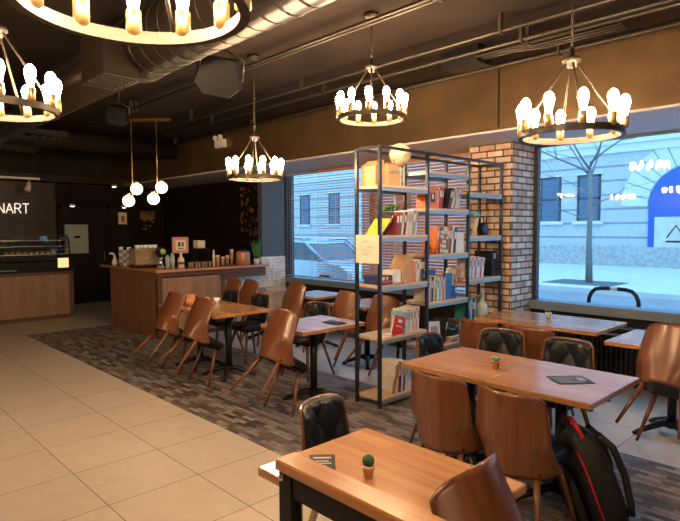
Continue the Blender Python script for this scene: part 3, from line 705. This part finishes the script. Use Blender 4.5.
for k,(cname,hh) in enumerate((('grey',.02),('pink',.015),('white',.02))):
    zb=.452+sum((.021,.016,.021)[:k])
    book(4.86,YF+.0,zb+hh,hh,.19,.15,cname,'%s book lying flat in the low middle bay stack, %s from bottom'%(cname,ORD[k]),'flat books low in the middle bay',0,rot=(0,radians(90),0))
t=empty('cloth_bundle',(4.96,YF+.12,.506),'dark folded cloth bundle with white stripe on the flat books','cloth')
sub(MB().cushion(0,0,0,.13,.13,.1,2.6,24,.04),'folded_cloth',M['nylon'],t)
sub(MB().path([(-.12,-.09,.10),(-.03,-.10,.07),(.05,-.09,.11),(.12,-.07,.06)],.005,6),'stripe',BM['light blue'],t)
# magazines behind in right bay low shelf etc
row(1,4,5.02,[('brown',.02,.22),('tan',.02,.21)],2,'low in middle bay right end')
flat('notice_card','white note card lying behind books in the middle bay under the top row','card',MB().box(4.96,5.10,YF+.02,YF+.03,1.396,1.60),M['white'])
t=empty('ornament',(4.50,YF+.06,1.396),'small blue-grey ornament at left end of the patterned magazine row','ornament')
sub(MB().lathe([(.025,0),(.03,.03),(.015,.07),(.022,.10),(.004,.13)],(0,0,0),12),'figurine',BM['grey'],t)
# hidden white cord hanging between boards
MB().path([(4.30+.006*sin(k*1.7),YB+.02,2.378-.012*k) for k in range(80)],.007,6).build('beaded_string',M['white'],None,'white beaded string hanging behind the left bay from above globe level','string')
for k,(x,) in enumerate(((4.14,),(4.24,))):
    t=empty('potted_plant',(x,YB-.03,1.592),'tiny green potted plant behind the magazines of the left bay, %s one'%('left','right')[k],'plant','tiny plants behind the magazines')
    sub(MB().lathe([(.028,0),(.036,.225),(.03,.225)],(0,0,0),12),'pot',M['pot_terra'],t)
    pb=MB()
    for j in range(16):
        a=random.uniform(0,2*pi);pb.sph((.03*cos(a),.03*sin(a),.24+.05*random.random()),.014,6,4)
    sub(pb,'leaves',M['plant'],t)

# ------------------------------------------------------------------ things on tables
def succulent(x,y,z,pot,leaf,label,s=1):
    t=empty('potted_succulent',(x,y,z),label,'plant')
    sub(MB().lathe([(.017*s,0),(.024*s,.04*s),(.026*s,.042*s),(.026*s,.05*s),(.02*s,.05*s),(.02*s,.045*s),(.001,.044*s)],(0,0,0.001),16),'pot',pot,t)
    lf=MB()
    for k in range(11):
        a=k*2.4;q=(.014+.0022*k)*s;e=.5+.06*k
        lf.path([(0,0,.046*s),(q*.6*cos(a),q*.6*sin(a),(.055+.002*k)*s),(q*1.2*cos(a),q*1.2*sin(a),(.078-.001*k)*s)],.004,6,rs=[.004*s,.0085*s,.001*s])
    sub(lf,'leaves',leaf,t)
succulent(3.16,1.84,.751,M['pot_terra'],M['plant_mint'],'tiny mint succulent in red pot on the joined tables',1.0)
succulent(5.32,2.52,.751,M['white'],M['plant'],'tiny green plant in white pot on table under the right window',1.2)
t=empty('potted_cactus',(1.435,1.345,.751),'small round cactus in pale terracotta pot on the foreground table','plant')
sub(MB().lathe([(.015,0),(.021,.034),(.024,.034),(.024,.046),(.019,.046),(.018,.04),(.001,.04)],(0,0,0),20),'pot',M['pot_pink'],t)
cb=MB();n=40;pr=[(max(.0005,.0205*sin(pi*i/9)),.062-.0215*cos(pi*i/9)) for i in range(10)];vs=[]
for q,z in pr: vs+=[(q*(1+.14*cos(12*2*pi*k/n*1.0))*cos(2*pi*k/n),q*(1+.14*cos(12*2*pi*k/n))*sin(2*pi*k/n),z) for k in range(n)]
cb.add(vs,[(i*n+k,i*n+(k+1)%n,(i+1)*n+(k+1)%n,(i+1)*n+k) for i in range(9) for k in range(n)],True)
sub(cb,'cactus_body',M['cactus'],t)
sp=MB()
for k in range(12):
    for j in range(2,8):
        a=2*pi*k/12;q=.0205*sin(pi*j/9)*1.12;z=.062-.0215*cos(pi*j/9)
        sp.tube((q*cos(a),q*sin(a),z),(q*1.22*cos(a),q*1.22*sin(a),z+.001),.0005,.0001,4)
sub(sp,'spines',BM['cream'],t)
def menu(x,y,wx,wy,rz,label,lines):
    t=empty('menu_card',(x,y,.7515),label,'menu card',rz=rz)
    sub(MB().box(-wx/2,wx/2,-wy/2,wy/2,0,.0015),'card',M['black'],t)
    c=MB()
    for a,b,c0,c1 in lines: c.box(a*wx/2,b*wx/2,c0*wy/2,c1*wy/2,.0015,.0019)
    sub(c,'printing',BM['grey'],t)
L1=[(-.7+.35*i,-.48+.35*i,-.8+.22*(i%2),.8-.3*((i+1)%2)) for i in range(5)]
menu(3.235,1.39,.22,.17,radians(-40),'black printed menu card on the right half of the joined tables',[(-.85,.85,.62,.72),(-.85,.3,.35,.45),(-.85,.6,.1,.2),(-.85,.1,-.2,-.1),(-.85,.7,-.45,-.35),(-.85,.5,-.75,-.65),(.4,.85,-.25,.45)])
menu(1.395,1.55,.10,.16,radians(-42),'black menu card with white lettering half behind the varnished ledge',[(-.7,.7,.5,.68),(-.5,.5,.15,.25),(-.7,.7,-.1,.0),(-.3,.3,-.4,-.3)])
t=empty('folded_menu',(3.62,3.80,.7515),'dark menu lying on the table left of the bookshelf','menu card')
sub(MB().box(-.06,.06,-.06,.14,0,.008),'card',M['black'],t)
for x,y,lab,cg in((3.62,5.95,'small white cup on the far end of the bar-side tables',None),(3.54,6.08,'second white cup beside the first at far end of bar-side tables',None)):
    t=empty('cup',(x,y,.751),lab,'cup','white cups on the bar-side table')
    sub(MB().lathe([(.022,0),(.036,.02),(.040,.06),(.036,.06),(.032,.02),(.001,.006)],(0,0,0),16,cap=False),'cup_body',M['white'],t)
    sub(MB().path([(.038,0,.05),(.06,0,.045),(.06,0,.025),(.036,0,.02)],.004,6),'handle',M['white'],t)
t=empty('sack',(3.26,5.95,.751),'crumpled orange-brown paper sack on bar-side table between leaning chairs','bag')
pts=[(.06,0),(.075,.03),(.07,.07),(.05,.10),(.065,.125),(.05,.13),(.001,.11)]
sub(MB().lathe(pts,(0,0,0),9),'sack_body',mat('orange_paper',(.55,.24,.09),.7,bump=.5),t)

# ------------------------------------------------------------------ backpack
t=empty('backpack',(3.20,1.16,.02),'black backpack with red trim leaning beside chair at the joined tables','backpack')
t.rotation_euler=(0,radians(-20),radians(-44));t.scale=(1.0,.95,1.12)
def sq(a,e): return math.copysign(abs(a)**e,a)
n=32;pr=[(.92,0),(1,.03),(1.03,.14),(1,.28),(.9,.38),(.68,.45),(.35,.485),(.01,.49)];vs=[]
for q,z in pr: vs+=[(.105*q*sq(cos(2*pi*k/n),.6),.16*q*sq(sin(2*pi*k/n),.6),z) for k in range(n)]
bm_=MB();bm_.add(vs,[(i*n+k,i*n+(k+1)%n,(i+1)*n+(k+1)%n,(i+1)*n+k) for i in range(7) for k in range(n)]+[tuple(range(n-1,-1,-1))],True)
sub(bm_,'pack_body',M['nylon'],t)
fp=MB();vs=[]
for q,z in[(.9,.03),(1,.06),(1,.22),(.85,.28),(.02,.30)]: vs+=[(-.115+ -.028*q*1+.03*q*sq(cos(2*pi*k/n),.5),.12*q*sq(sin(2*pi*k/n),.5),z) for k in range(n)]
fp.add(vs,[(i*n+k,i*n+(k+1)%n,(i+1)*n+(k+1)%n,(i+1)*n+k) for i in range(4) for k in range(n)]+[tuple(range(n-1,-1,-1))],True)
sub(fp,'front_pocket',M['nylon'],t)
sub(MB().path([(.0,-.10,.46),(-.005,-.06,.52),(0,0,.535),(0,.06,.52),(0,.1,.455)],.012,8),'top_handle',M['red'],t)
sub(MB().path([(-.055,-.163,.06),(-.06,-.166,.16),(-.06,-.165,.26),(-.06,-.15,.36),(-.06,-.11,.42)],.006,6),'zipper_trim',M['red'],t)
for s in(-1,1): sub(MB().path([(.09,s*.07,.44),(.14,s*.08,.36),(.15,s*.09,.22),(.12,s*.12,.08),(.10,s*.13,.03)],.02,8),'shoulder_strap',M['nylon'],t)
sub(MB().path([(.03,-.16,.05),(.06,-.22,.03),(.12,-.26,.012),(.2,-.25,.012)],.007,6),'loose_strap',M['nylon'],t)

# ------------------------------------------------------------------ service bar
t=empty('service_bar',(3.75,7.8,0),'wooden service bar with cherry top in front of the dark back wall','bar counter')
sub(MB().box(0,.06,.0,1.78,0,1.01),'side_panel',M['counter_wood'],t)
sub(MB().box(0.0,1.15,0,.05,0.09,.92).box(0,1.15,.01,.05,0,.09),'front_panel',M['counter_light'],t)
sub(MB().box(-.01,.07,-.015,.0,0,1.01).box(1.08,1.15,-.015,0,0,.98).box(0.07,1.08,-.015,0,.94,1.01).box(0.07,1.08,-.015,0,0,.07),'frame_trim',M['counter_frame'],t)
sub(MB().box(1.08,1.96,-.02,.03,.86,1.01),'overhang_apron',M['counter_frame'],t)
sub(MB().box(-.06,2.0,-.08,.42,1.01,1.05,ch=.004).box(-.06,.5,.42,2.05,1.01,1.05,ch=.004),'worktop',M['bar_top'],t)
sub(MB().box(.06,1.1,.05,.42,.0,.98),'cabinet_back',M['black'],t)

# display counter
t=empty('display_counter',(1.2,11.1,0),'long panelled counter with black top under the glass case at far left','counter')
sub(MB().box(-4,2.43,0,.05,.07,.86),'front_panel',M['counter_light'],t)
sub(MB().box(-4,2.43,-.01,.0,0,.07).box(2.37,2.45,-.012,0,0,.88).box(-4,2.37,-.01,0,.82,.88),'frame_trim',M['counter_frame'],t)
sub(MB().box(2.40,2.45,0,.75,0,.88),'end_panel',M['counter_frame'],t)
sub(MB().box(-4,2.40,.05,.75,0,.87),'body',M['black'],t)
sub(MB().box(-4,2.48,-.03,.78,.88,.92),'worktop',M['black'],t)
# glass case
t=empty('pastry_case',(3.06,11.45,.92),'black framed curved glass pastry case on the far left counter','display case')
sub(MB().box(-.62,.58,-.3,.3,0,.14),'base',M['black'],t)
sub(MB().prism([(-.3,.14),(.3,.14),(.3,.62),(-.12,.62),(-.24,.5)],-.60,-.596,'x').prism([(-.3,.14),(.3,.14),(.3,.62),(-.12,.62),(-.24,.5)],.556,.56,'x').box(-.6,.56,-.125,-.12,.3,.62),'glass',M['clear_glass'],t)
fr=MB()
for x in(-.61,.56): fr.path([(x,-.3,.14),(x,-.25,.5),(x,-.13,.63),(x,.3,.63),(x,.3,.14)],.012,6)
fr.box(-.61,.56,-.14,.3,.62,.635)
sub(fr,'frame',M['iron'],t)
for z in(.27,.42,.53): sub(MB().box(-.58,.54,-.2+.1*(z>.4),.28,z,z+.012),'glass_shelf',M['steel'],t)
P=[(-.45,.15),(-.3,.15),(-.1,.15),(.1,.15),(.3,.15)]
for i in range(9):
    x=-.45+.1*i
    MB().lathe([(.035,0),(.045,.02),(.03,.045),(.001,.05)],(3.06+x,11.40,.92+.282),10).build('pastry',mat('pastry_%d'%i,(.55,.33+.02*(i%3),.14),.6),None,'small golden pastry on glass case shelf, %s from the left'%ORD[i],'pastry','pastries in the glass case')
t=empty('price_sign',(3.48,11.13,.925),'yellow-lit round-cornered price sign in front of glass case right end','sign')
sub(MB().box(-.09,.10,-.01,.01,.02,.20,ch=.008),'board',emit('lit_cream_sign',(1,.70,.36),.42),t);sub(MB().box(-.05,.05,-.03,.03,0,.02),'foot',M['black'],t)
t=empty('coffee_machine',(2.33,11.5,.92),'dark coffee machine at the left picture edge on the far counter','coffee machine')
sub(MB().box(-.2,.12,-.25,.25,0,.12).box(-.2,.12,0,.25,.12,.36).box(-.2,.12,-.25,.25,.36,.48,ch=.01),'body',M['black'],t)
sub(MB().tube((-.04,-.15,.3),(-.04,-.15,.36),.03,n=12).box(-.18,.1,-.255,-.25,.39,.45),'group_head',M['steel'],t)
t=empty('tray',(2.75,11.25,.922),'pale blue tray on the far left counter top','tray')
sub(MB().box(-.35,-.05,-.12,.05,0,.012),'tray_base',BM['light blue'],t)

# electrical cabinet on far wall
t=empty('electrical_cabinet',(4.335,12.93,1.13),'pale grey-green metal wall cabinet with dark slot handle on the dark door','cabinet')
sub(MB().box(-.245,.245,-.05,.03,0,.64,ch=.005),'cabinet_body',mat('pale_green_metal',(.42,.47,.43),.45),t)
sub(MB().box(-.06,.07,-.062,-.05,.34,.39),'handle',M['black'],t)
# wall letters
LT={'N':[((0,0),(0,1)),((0,1),(.7,0)),((.7,0),(.7,1))],'A':[((0,0),(.38,1)),((.38,1),(.76,0)),((.16,.36),(.6,.36))],'R':[((0,0),(0,1)),((0,1),(.45,1)),((.45,1),(.62,.88)),((.62,.88),(.62,.66)),((.62,.66),(.45,.52)),((.45,.52),(0,.52)),((.35,.52),(.65,0))],'T':[((0,1),(.7,1)),((.35,0),(.35,1))]}
lx=2.87
for i,ch in enumerate('NART'):
    hgt=.20;b=MB();wl=0
    for (a0,a1),(b0,b1) in LT[ch]:
        wl=max(wl,a0,b0);b.tube((a0*hgt*.85,0,a1*hgt),(b0*hgt*.85,0,b1*hgt),.0095,n=8)
    b.build('sign_letter',emit('lit_letter_'+ch,(1,.86,.68),.5),None,'glowing capital letter %s of the wall sign on dark tiles'%ch,'letter','letters of the wall sign',M=Matrix.Translation((lx-.03,12.975,2.00)))
    lx+=wl*hgt*.85+.035
# posters
def poster(name,label,M_,m,accents):
    pass
t=empty('poster',(6.01,12.975,1.40),'yellow and black abstract poster on far wall below the globes','poster')
sub(MB().box(-.19,.19,-.01,.01,0,.75),'sheet',M['black'],t)
c=MB()
for k in range(22):
    x=random.uniform(-.17,.1);z=random.uniform(.25,.68);c.box(x,x+random.uniform(.04,.12),-.012,-.01,z,z+random.uniform(.01,.04))
c.box(-.18,.18,-.012,-.01,.5,.7)
sub(c,'print',mat('mustard_ink',(.30,.20,.04),.6),t)
t=empty('poster',(5.40,12.975,1.78),'small cream poster with red figure shape on far wall left of globes','poster')
sub(MB().box(-.1,.1,-.01,.01,0,.27),'sheet',BM['cream'],t);sub(MB().box(-.03,.04,-.012,-.01,.06,.2),'print',BM['red'],t)
t=empty('poster',(6.435,9.24,1.50),'tall dark poster with scattered copper sketches on wall above bar end','poster')
sub(MB().box(-.01,.01,-.40,.40,0,1.08),'sheet',M['black_wall'],t)
c=MB()
for k in range(60):
    y=random.uniform(-.36,.34);z=random.uniform(.04,1.0);a=random.uniform(.01,.035)
    c.path([(-.012,y+a*cos(q),z+a*sin(q)*1.3) for q in [2*pi*j/8 for j in range(8)]],.0045,4,closed=True)
sub(c,'print',mat('copper_ink',(.34,.17,.11),.6),t)

# ---- things on the bar (positions: x along front, y depth)
BZ=1.051
def on(name,x,y,label,cat,group=None,rz=0): return empty(name,(x,y,BZ),label,cat,group,rz)
def U(px,py_depth): return px
# x position for pixel column at given y plane
from math import tan
def XP(px,Yp):
    d=w+r*((px-340)/554.66);return d.x/d.y*Yp
t=on('cat_figurine',3.77,9.42,'white curved swan-like figurine at left end of bar','figurine')
sub(MB().lathe([(.035,0),(.05,.03),(.045,.07),(.022,.12),(.02,.15)],(0,0,0),14).path([(0,0,.14),(-.01,0,.18),(-.04,0,.205),(-.075,0,.20),(-.09,0,.18)],.016,8,rs=[.018,.017,.018,.014,.006]),'figure',M['white'],t)
for k in range(3):
    yy=(9.22,9.02,8.86)[k];x=XP(120+4*k,yy)+.02
    t=on('cup_tower',x,yy,'tall stack of paper cups on bar, %s of three'%('left','middle','right')[k],'cup stack','cup towers at left of bar')
    for j in range(6+(k%2)*-1):
        sub(MB().lathe([(.03,0),(.036,.055),(.038,.055),(.032,0)],(0,0,.052*j),12),'cup',M['white'] if (j+k)%2 else BM['grey'],t)
t=on('espresso_machine',XP(143,8.5)+.04,8.5,'gold-beige espresso machine seen from behind with cups on top','espresso machine',rz=radians(-8))
sub(MB().box(-.21,.21,-.16,.2,.04,.29,ch=.02),'body',mat('champagne_panel',(.34,.25,.13),.3,.5),t)
sub(MB().box(-.20,.20,-.15,.19,.29,.305),'cup_tray',M['steel'],t)
for q in(-.2,.16): sub(MB().box(q,q+.04,-.14,.18,0,.04),'foot',M['black'],t)
sub(MB().box(-.06,.06,-.163,-.16,.12,.16),'badge',M['steel'],t)
for k in range(5):
    o=MB().lathe([(.022,0),(.034,.02),(.036,.05),(.03,.05),(.001,.01)],(XP(143,8.5)+.04-.14+.07*k,8.49-.01*k,BZ+.307),12,cap=False).build('cup',M['white'],None,'white cup on top of espresso machine, %s from left'%ORD[k],'cup','cups on the espresso machine')
t=on('coffee_grinder',XP(161,8.1),8.12,'black and green round coffee grinder right of espresso machine','coffee grinder')
sub(MB().lathe([(.06,0),(.06,.03),(.035,.05),(.03,.14),(.05,.17)],(0,0,0),16),'stand',M['steel'],t)
sub(MB().sph((0,-.02,.25),.085,20,12),'drum',M['black'],t);sub(MB().sph((0,-.085,.26),.045,14,9),'dial',BM['lime'],t)
for k,(px,hh,rr) in enumerate(((168,.19,.035),(173,.21,.04))):
    t=on('glass_jar',XP(px,8.2),8.22,'tall clear jar beside the grinder, %s one'%('left','right')[k],'jar','clear jars on the bar')
    sub(MB().lathe([(rr,0),(rr,hh*.8),(rr*.6,hh*.95),(rr*.6,hh)],(0,0,0),16),'jar_body',M['green_glass'],t);sub(MB().lathe([(rr*.65,hh),(rr*.65,hh+.02)],(0,0,0),14),'lid',M['steel'],t)
t=on('syrup_bottle',XP(181,7.95),7.95,'cream white bottle with dark label at front of bar','bottle')
sub(MB().lathe([(.05,0),(.052,.12),(.045,.15),(.022,.18),(.02,.215)],(0,0,0),16),'bottle_body',BM['cream'],t);sub(MB().lathe([(.0535,.06),(.0535,.10)],(0,0,0),16),'band',BM['brown'],t);sub(MB().lathe([(.024,.215),(.024,.24)],(0,0,0),12),'cap',M['white'],t)
t=on('menu_board',XP(181,8.15),8.16,'pink framed square picture board on stand behind the cream bottle','sign',rz=radians(-15))
sub(MB().tube((0,.02,0),(0,.02,.25),.012,n=8).box(-.06,.06,-.05,.07,0,.015),'stand',M['black'],t)
sub(MB().box(-.13,.13,-.01,.02,.22,.48,ch=.012),'board',mat('rose_board',(.52,.24,.18),.5),t)
sub(MB().box(-.08,.08,-.013,-.01,.27,.43),'print',BM['cream'],t);sub(MB().box(-.04,.0,-.015,-.013,.33,.40).box(.02,.05,-.015,-.013,.33,.40).box(-.04,.05,-.015,-.013,.29,.305),'marks',BM['navy'],t)
t=on('drinks_dispenser',XP(200,8.3),8.3,'black framed dispenser with cream square top on the bar','dispenser')
sub(MB().box(-.11,.11,-.1,.1,0,.02).box(-.11,-.1,-.1,.1,.02,.27).box(.1,.11,-.1,.1,.02,.27).box(-.11,.11,-.1,.1,.27,.29),'frame',M['black'],t)
sub(MB().box(-.08,.06,-.08,.08,.29,.42,ch=.01),'tank',BM['cream'],t)
for k in range(7):
    x=XP(189.5+3.4*k,8.0)
    t=on('glass_tumbler',x,8.0+.02*(k%2),'short amber-lit glass in row on bar front, %s from left'%ORD[k],'glass','row of short glasses on the bar')
    sub(MB().lathe([(.02,0),(.026,.08),(.024,.08),(.018,.006),(.001,.006)],(0,0,0),12,cap=False),'tumbler',mat('amber_glass_%d'%k,(.22,.17,.11),.3),t)
t=on('tall_bottle',XP(213.8,7.95),7.95,'slim white tall bottle standing mid bar','bottle')
sub(MB().lathe([(.022,0),(.024,.17),(.016,.21),(.014,.26),(.010,.265)],(0,0,0),14),'bottle_body',BM['cream'],t)
for k,(px,hh) in enumerate(((218,.16),(223,.13),(227.5,.15),(232,.25))):
    t=on('wooden_canister',XP(px,8.05),8.06,'pale wooden canister in stepped row on bar, %s from left'%ORD[k],'canister','stepped wooden canisters on bar')
    sub(MB().lathe([(.028,0),(.03,hh*.9),(.028,hh)],(0,0,0),12),'canister_body',M['kraft'],t);sub(MB().lathe([(.031,hh*.86),(.031,hh+.012)],(0,0,0),12),'lid',BM['cream'],t)
t=on('napkin_basket',XP(228,7.9),7.90,'dark wire basket leaning in front of the wooden canisters','basket')
g=MB()
for k in range(7): g.tube((-.09+.03*k,-.03,.0),(-.07+.03*k,-.05,.11),.003,n=5)
g.box(-.1,.12,-.035,.05,0,.008).box(-.08,.12,-.055,-.045,.105,.112)
sub(g,'wires',M['iron'],t)
t=on('copper_urn',XP(243,8.0),8.0,'large pinkish copper drink urn near right end of bar','urn')
sub(MB().lathe([(.115,0),(.122,.02),(.122,.19),(.11,.22),(.05,.235)],(0,0,0),24),'urn_body',mat('rose_copper',(.48,.24,.15),.4,.3),t);sub(MB().lathe([(.05,.235),(.05,.26),(.015,.27)],(0,0,0),14),'lid',M['black'],t)
t=on('potted_herb',XP(256.5,7.97),7.97,'bushy green herb in white pot at right end of bar','plant')
sub(MB().lathe([(.04,0),(.055,.09),(.05,.09),(.045,.07),(.001,.07)],(0,0,0),16),'pot',M['white'],t)
g=MB()
for k in range(90):
    a=random.uniform(0,2*pi);q=random.uniform(.0,.04);e=random.uniform(.02,.085);h=random.uniform(.16,.36)
    g.path([(q*cos(a),q*sin(a),.07),((q+e*.3)*cos(a),(q+e*.3)*sin(a),.07+h*.5),((q+e)*cos(a),(q+e)*sin(a),.07+h)],.003,4,rs=[.0035,.006,.001])
sub(g,'leaves',M['plant'],t)

# ------------------------------------------------------------------ outside
M['asphalt']=mat('grey_road',(.26,.27,.28),.8,var=.1,scale=3);M['walk']=mat('concrete_walk',(.62,.62,.60),.8,var=.06,scale=2)
M['stone']=brick('pale_rusticated_stone',(.50,.50,.495),(.54,.535,.53),(.28,.29,.31),bw=60,bh=.62,ms=.05,rough=.85,bump=.5,var=.08)
M['stone2']=mat('pale_stone_trim',(.66,.66,.65),.8)
st(MB().box(XW+.2,9.0,-14,45,-.3,-.02),'floor_sidewalk',M['walk'])
st(MB().box(9.0,15.4,-14,45,-.3,-.14),'floor_street',M['asphalt'])
st(MB().box(15.4,25.6,-14,45,-.3,-.0),'floor_sidewalk',M['walk'])
FX=25.5
t=empty('stone_building',(FX,10,0),'pale stone building across the street with dark windows and ledge','building')
def F(mb_args): pass
q=MB().box(0,6,-24,35,-.3,11)
sub(q,'facade',M['stone'],t)
sub(MB().box(-.22,0,-24,35,5.25,5.5).box(-.12,0,-24,35,4.9,5.25),'ledge',M['stone2'],t)
for yc in(12.08,10.29,14.3,21.0,23.2,27.0,30.0,32.4):
    y0,y1=yc-.52-10,yc+.52-10
    wdw=sub(MB().box(-.03,.05,y0,y0+.1,1.97,4.05).box(-.03,.05,y1-.1,y1,1.97,4.05).box(-.03,.05,y0,y1,3.95,4.05).box(-.03,.05,y0,y1,2.95,3.03),'window',M['frame_metal'],t)
    sub(MB().box(-.01,.02,y0+.05,y1-.05,1.97,4.05),'pane',mat('dusky_window_glass',(.06,.11,.18),.08),wdw)
    sub(MB().box(-.18,0,y0-.15,y1+.15,1.82,1.97),'window_sill',M['stone2'],wdw)
    sub(MB().box(-.06,0,y0-.1,y1+.1,4.05,4.12),'window_head',M['stone2'],wdw)
sub(MB().box(-.12,0,-24,35,-.3,.85),'plinth',mat('grey_stone_plinth',(.42,.41,.39),.85,var=.2,scale=6),t)
# window unit above ledge
sub(MB().box(-.15,0,-2.85,-1.75,6.4,6.8).box(-.25,0,-2.95,-1.65,6.25,6.4),'upper_box',M['stone2'],t)
# arched entry
yc=6.15-10;R_=1.65;z0=2.55
def arch(Rr,zb,n=20): return [(yc+Rr,zb)]+[(yc+Rr*cos(pi*k/n),z0+Rr*sin(pi*k/n)) for k in range(n+1)]+[(yc-Rr,zb)]
ring=MB()
for k in range(16):
    a0=pi*(k+.06)/16;a1=pi*(k+.94)/16
    ring.prism([(yc+q*cos(a),z0+q*sin(a)) for q,a in((R_+.05,a0),(R_+1.1,a0),(R_+1.1,a1),(R_+.05,a1))],-.06,.0,'x')
sub(ring,'arch_stones',M['stone2'],t)
blue=mat('royal_blue_paint',(.02,.10,.42),.4)
dr=sub(MB().prism(arch(R_,-.25),-.07,.0,'x'),'arched_door',blue,t)
sub(MB().box(-.10,-.07,yc-1.5,yc+1.4,-.2,2.1),'plywood_board',mat('plywood',(.62,.58,.50),.7,var=.12,scale=3),dr)
sub(MB().path([(-.105,yc+.92,1.25),(-.105,yc+.6,1.75),(-.105,yc+.28,1.25)],.03,6).box(-.11,-.1,yc+.25,yc+.95,1.05,1.13),'roof_mark',M['frame_metal'],dr,)
t=empty('street_tree',(17.0,6.8,0),'bare street tree with spreading thin branches outside the right window','tree')
tr=MB();tr.path([(0,0,-.05),(.02,.03,1.2),(-.03,.0,2.4),(.02,.05,3.4)],.1,10,rs=[.11,.085,.07,.06])
sub(tr,'trunk',mat('grey_bark',(.20,.19,.18),.9,bump=.5),t)
br=MB();random.seed(11)
def branch(p,d,l,rr,dep):
    pts=[p];rs=[rr];q=Vector(p);dd=Vector(d).normalized()
    for k in range(4):
        dd=(dd+Vector((random.uniform(-.22,.22),random.uniform(-.22,.22),random.uniform(-.12,.2)))).normalized();q=q+dd*l/4;pts.append(tuple(q));rs.append(rr*(1-.15*(k+1)))
    br.path(pts,rr,6,rs=rs)
    if dep>0:
        for k in range(3 if dep>1 else 4):
            i=random.choice([2,3,4]);nd=(dd+Vector((random.uniform(-.9,.9),random.uniform(-1,1),random.uniform(-.5,.6)))).normalized()
            branch(pts[i],nd,l*.68,rs[i]*.62,dep-1)
for a in range(6): branch((.02,.05,3.1+.1*a),(.7*cos(a*1.05),1.0*sin(a*1.05),.6),2.1,.036,3)
for zz in(1.9,2.3,2.7): branch((.0,.0,zz),(-.2,1.0 if zz!=2.3 else -1.0,.35),1.5,.02,2)
sub(br,'branches',bpy.data.materials['grey_bark'],t)
MB().box(16.2,17.7,5.9,7.9,.0,.012).build('tree_pit',mat('damp_soil',(.12,.13,.14),.9),None,'dark rectangular planting pit around the street tree','planting bed')
t=empty('bike_rack',(7.0,2.51,-.02),'black inverted-U bike rack with pale band outside the right window','bike rack')
def rk(a): return (0,-.31*max(-1,min(1,1.35*cos(a))),.55+.33*min(1,1.15*sin(a)))
pts=[(0,-.29,0),(0,-.29,.72),(0,-.285,.80),(0,-.26,.87),(0,-.21,.92),(0,-.14,.935),(0,0,.94),(0,.14,.935),(0,.21,.92),(0,.26,.87),(0,.285,.80),(0,.29,.72),(0,.29,0)]
sub(MB().path(pts,.024,12),'hoop',M['black'],t);sub(MB().tube((0,-.05,.94),(0,.03,.94),.026,n=12),'band',M['white'],t)
# cars
def car(x,y,m,label,h=1.0):
    t=empty('parked_car',(x,y,-.14),label,'car','parked cars outside the left window')
    body=[(-2.2,.35),(-2.15,.75),(-1.9,.88),(-1.1,.98),(1.7,1.0),(2.15,.9),(2.2,.4),(1.9,.25),(-1.9,.25)]
    body=[(a,b*h) for a,b in body]
    sub(MB().prism(body,-.85,.85,'x'),'car_body',m,t)
    cab=[(-1.15,.96),(-.45,1.42),(.95,1.46),(1.75,.98)]
    sub(MB().prism([(a,b*h) for a,b in cab],-.72,.72,'x'),'cabin',mat('car_window_glass',(.05,.09,.12),.06),t)
    rf=MB().prism([(-.5,1.40*h),(.98,1.44*h),(.95,1.49*h),(-.42,1.47*h)],-.72,.72,'x')
    for yy0,z0_,yy1,z1_ in((-1.2,.96,-.45,1.44),(.3,.98,.3,1.44),(1.8,.98,.95,1.46)):
        for sx in(-.73,.73): rf.tube((sx,yy0,z0_*h),(sx,yy1,z1_*h),.035,n=6)
    sub(rf,'roof',m,t)
    for yy in(-1.35,1.35):
        for sx in(-1,1):
            wl=sub(MB().tube((sx*.68,yy,.33),(sx*.88,yy,.33),.33,n=28),'wheel',M['black'],t);sub(MB().tube((sx*.87,yy,.33),(sx*.895,yy,.33),.19,n=16),'hubcap',M['steel'],wl)
    for sx in(-.6,.6): sub(MB().box(sx-.16,sx+.16,-2.21,-2.12,.58*h,.72*h),'headlight',M['white'],t)
    sub(MB().box(-.5,.5,-2.22,-2.18,.36,.5),'grille',M['black'],t)
car(10.2,11.6,mat('silver_blue_car_paint',(.42,.52,.58),.25,.3,coat=.6),'pale blue-grey car parked outside the left window')
car(14.2,15.6,mat('white_car_paint',(.7,.72,.74),.3,coat=.6),'white car parked on the far side of the street, behind the nearer car')

# ------------------------------------------------------------------ world & view
W=bpy.data.worlds.new('world');bpy.context.scene.world=W;W.use_nodes=True;bg=W.node_tree.nodes['Background']
tc=W.node_tree.nodes.new('ShaderNodeTexCoord');sp=W.node_tree.nodes.new('ShaderNodeSeparateXYZ');cr=W.node_tree.nodes.new('ShaderNodeValToRGB')
W.node_tree.links.new(tc.outputs['Generated'],sp.inputs[0]);W.node_tree.links.new(sp.outputs['Z'],cr.inputs['Fac']);W.node_tree.links.new(cr.outputs['Color'],bg.inputs['Color'])
cr.color_ramp.elements[0].color=(.36,.70,1,1);cr.color_ramp.elements[1].color=(.24,.56,1,1);bg.inputs['Strength'].default_value=1.45
sc=bpy.context.scene;vs_=sc.view_settings;vs_.view_transform='Standard';vs_.look='None';vs_.gamma=1;vs_.exposure=1.15;vs_.use_curve_mapping=False
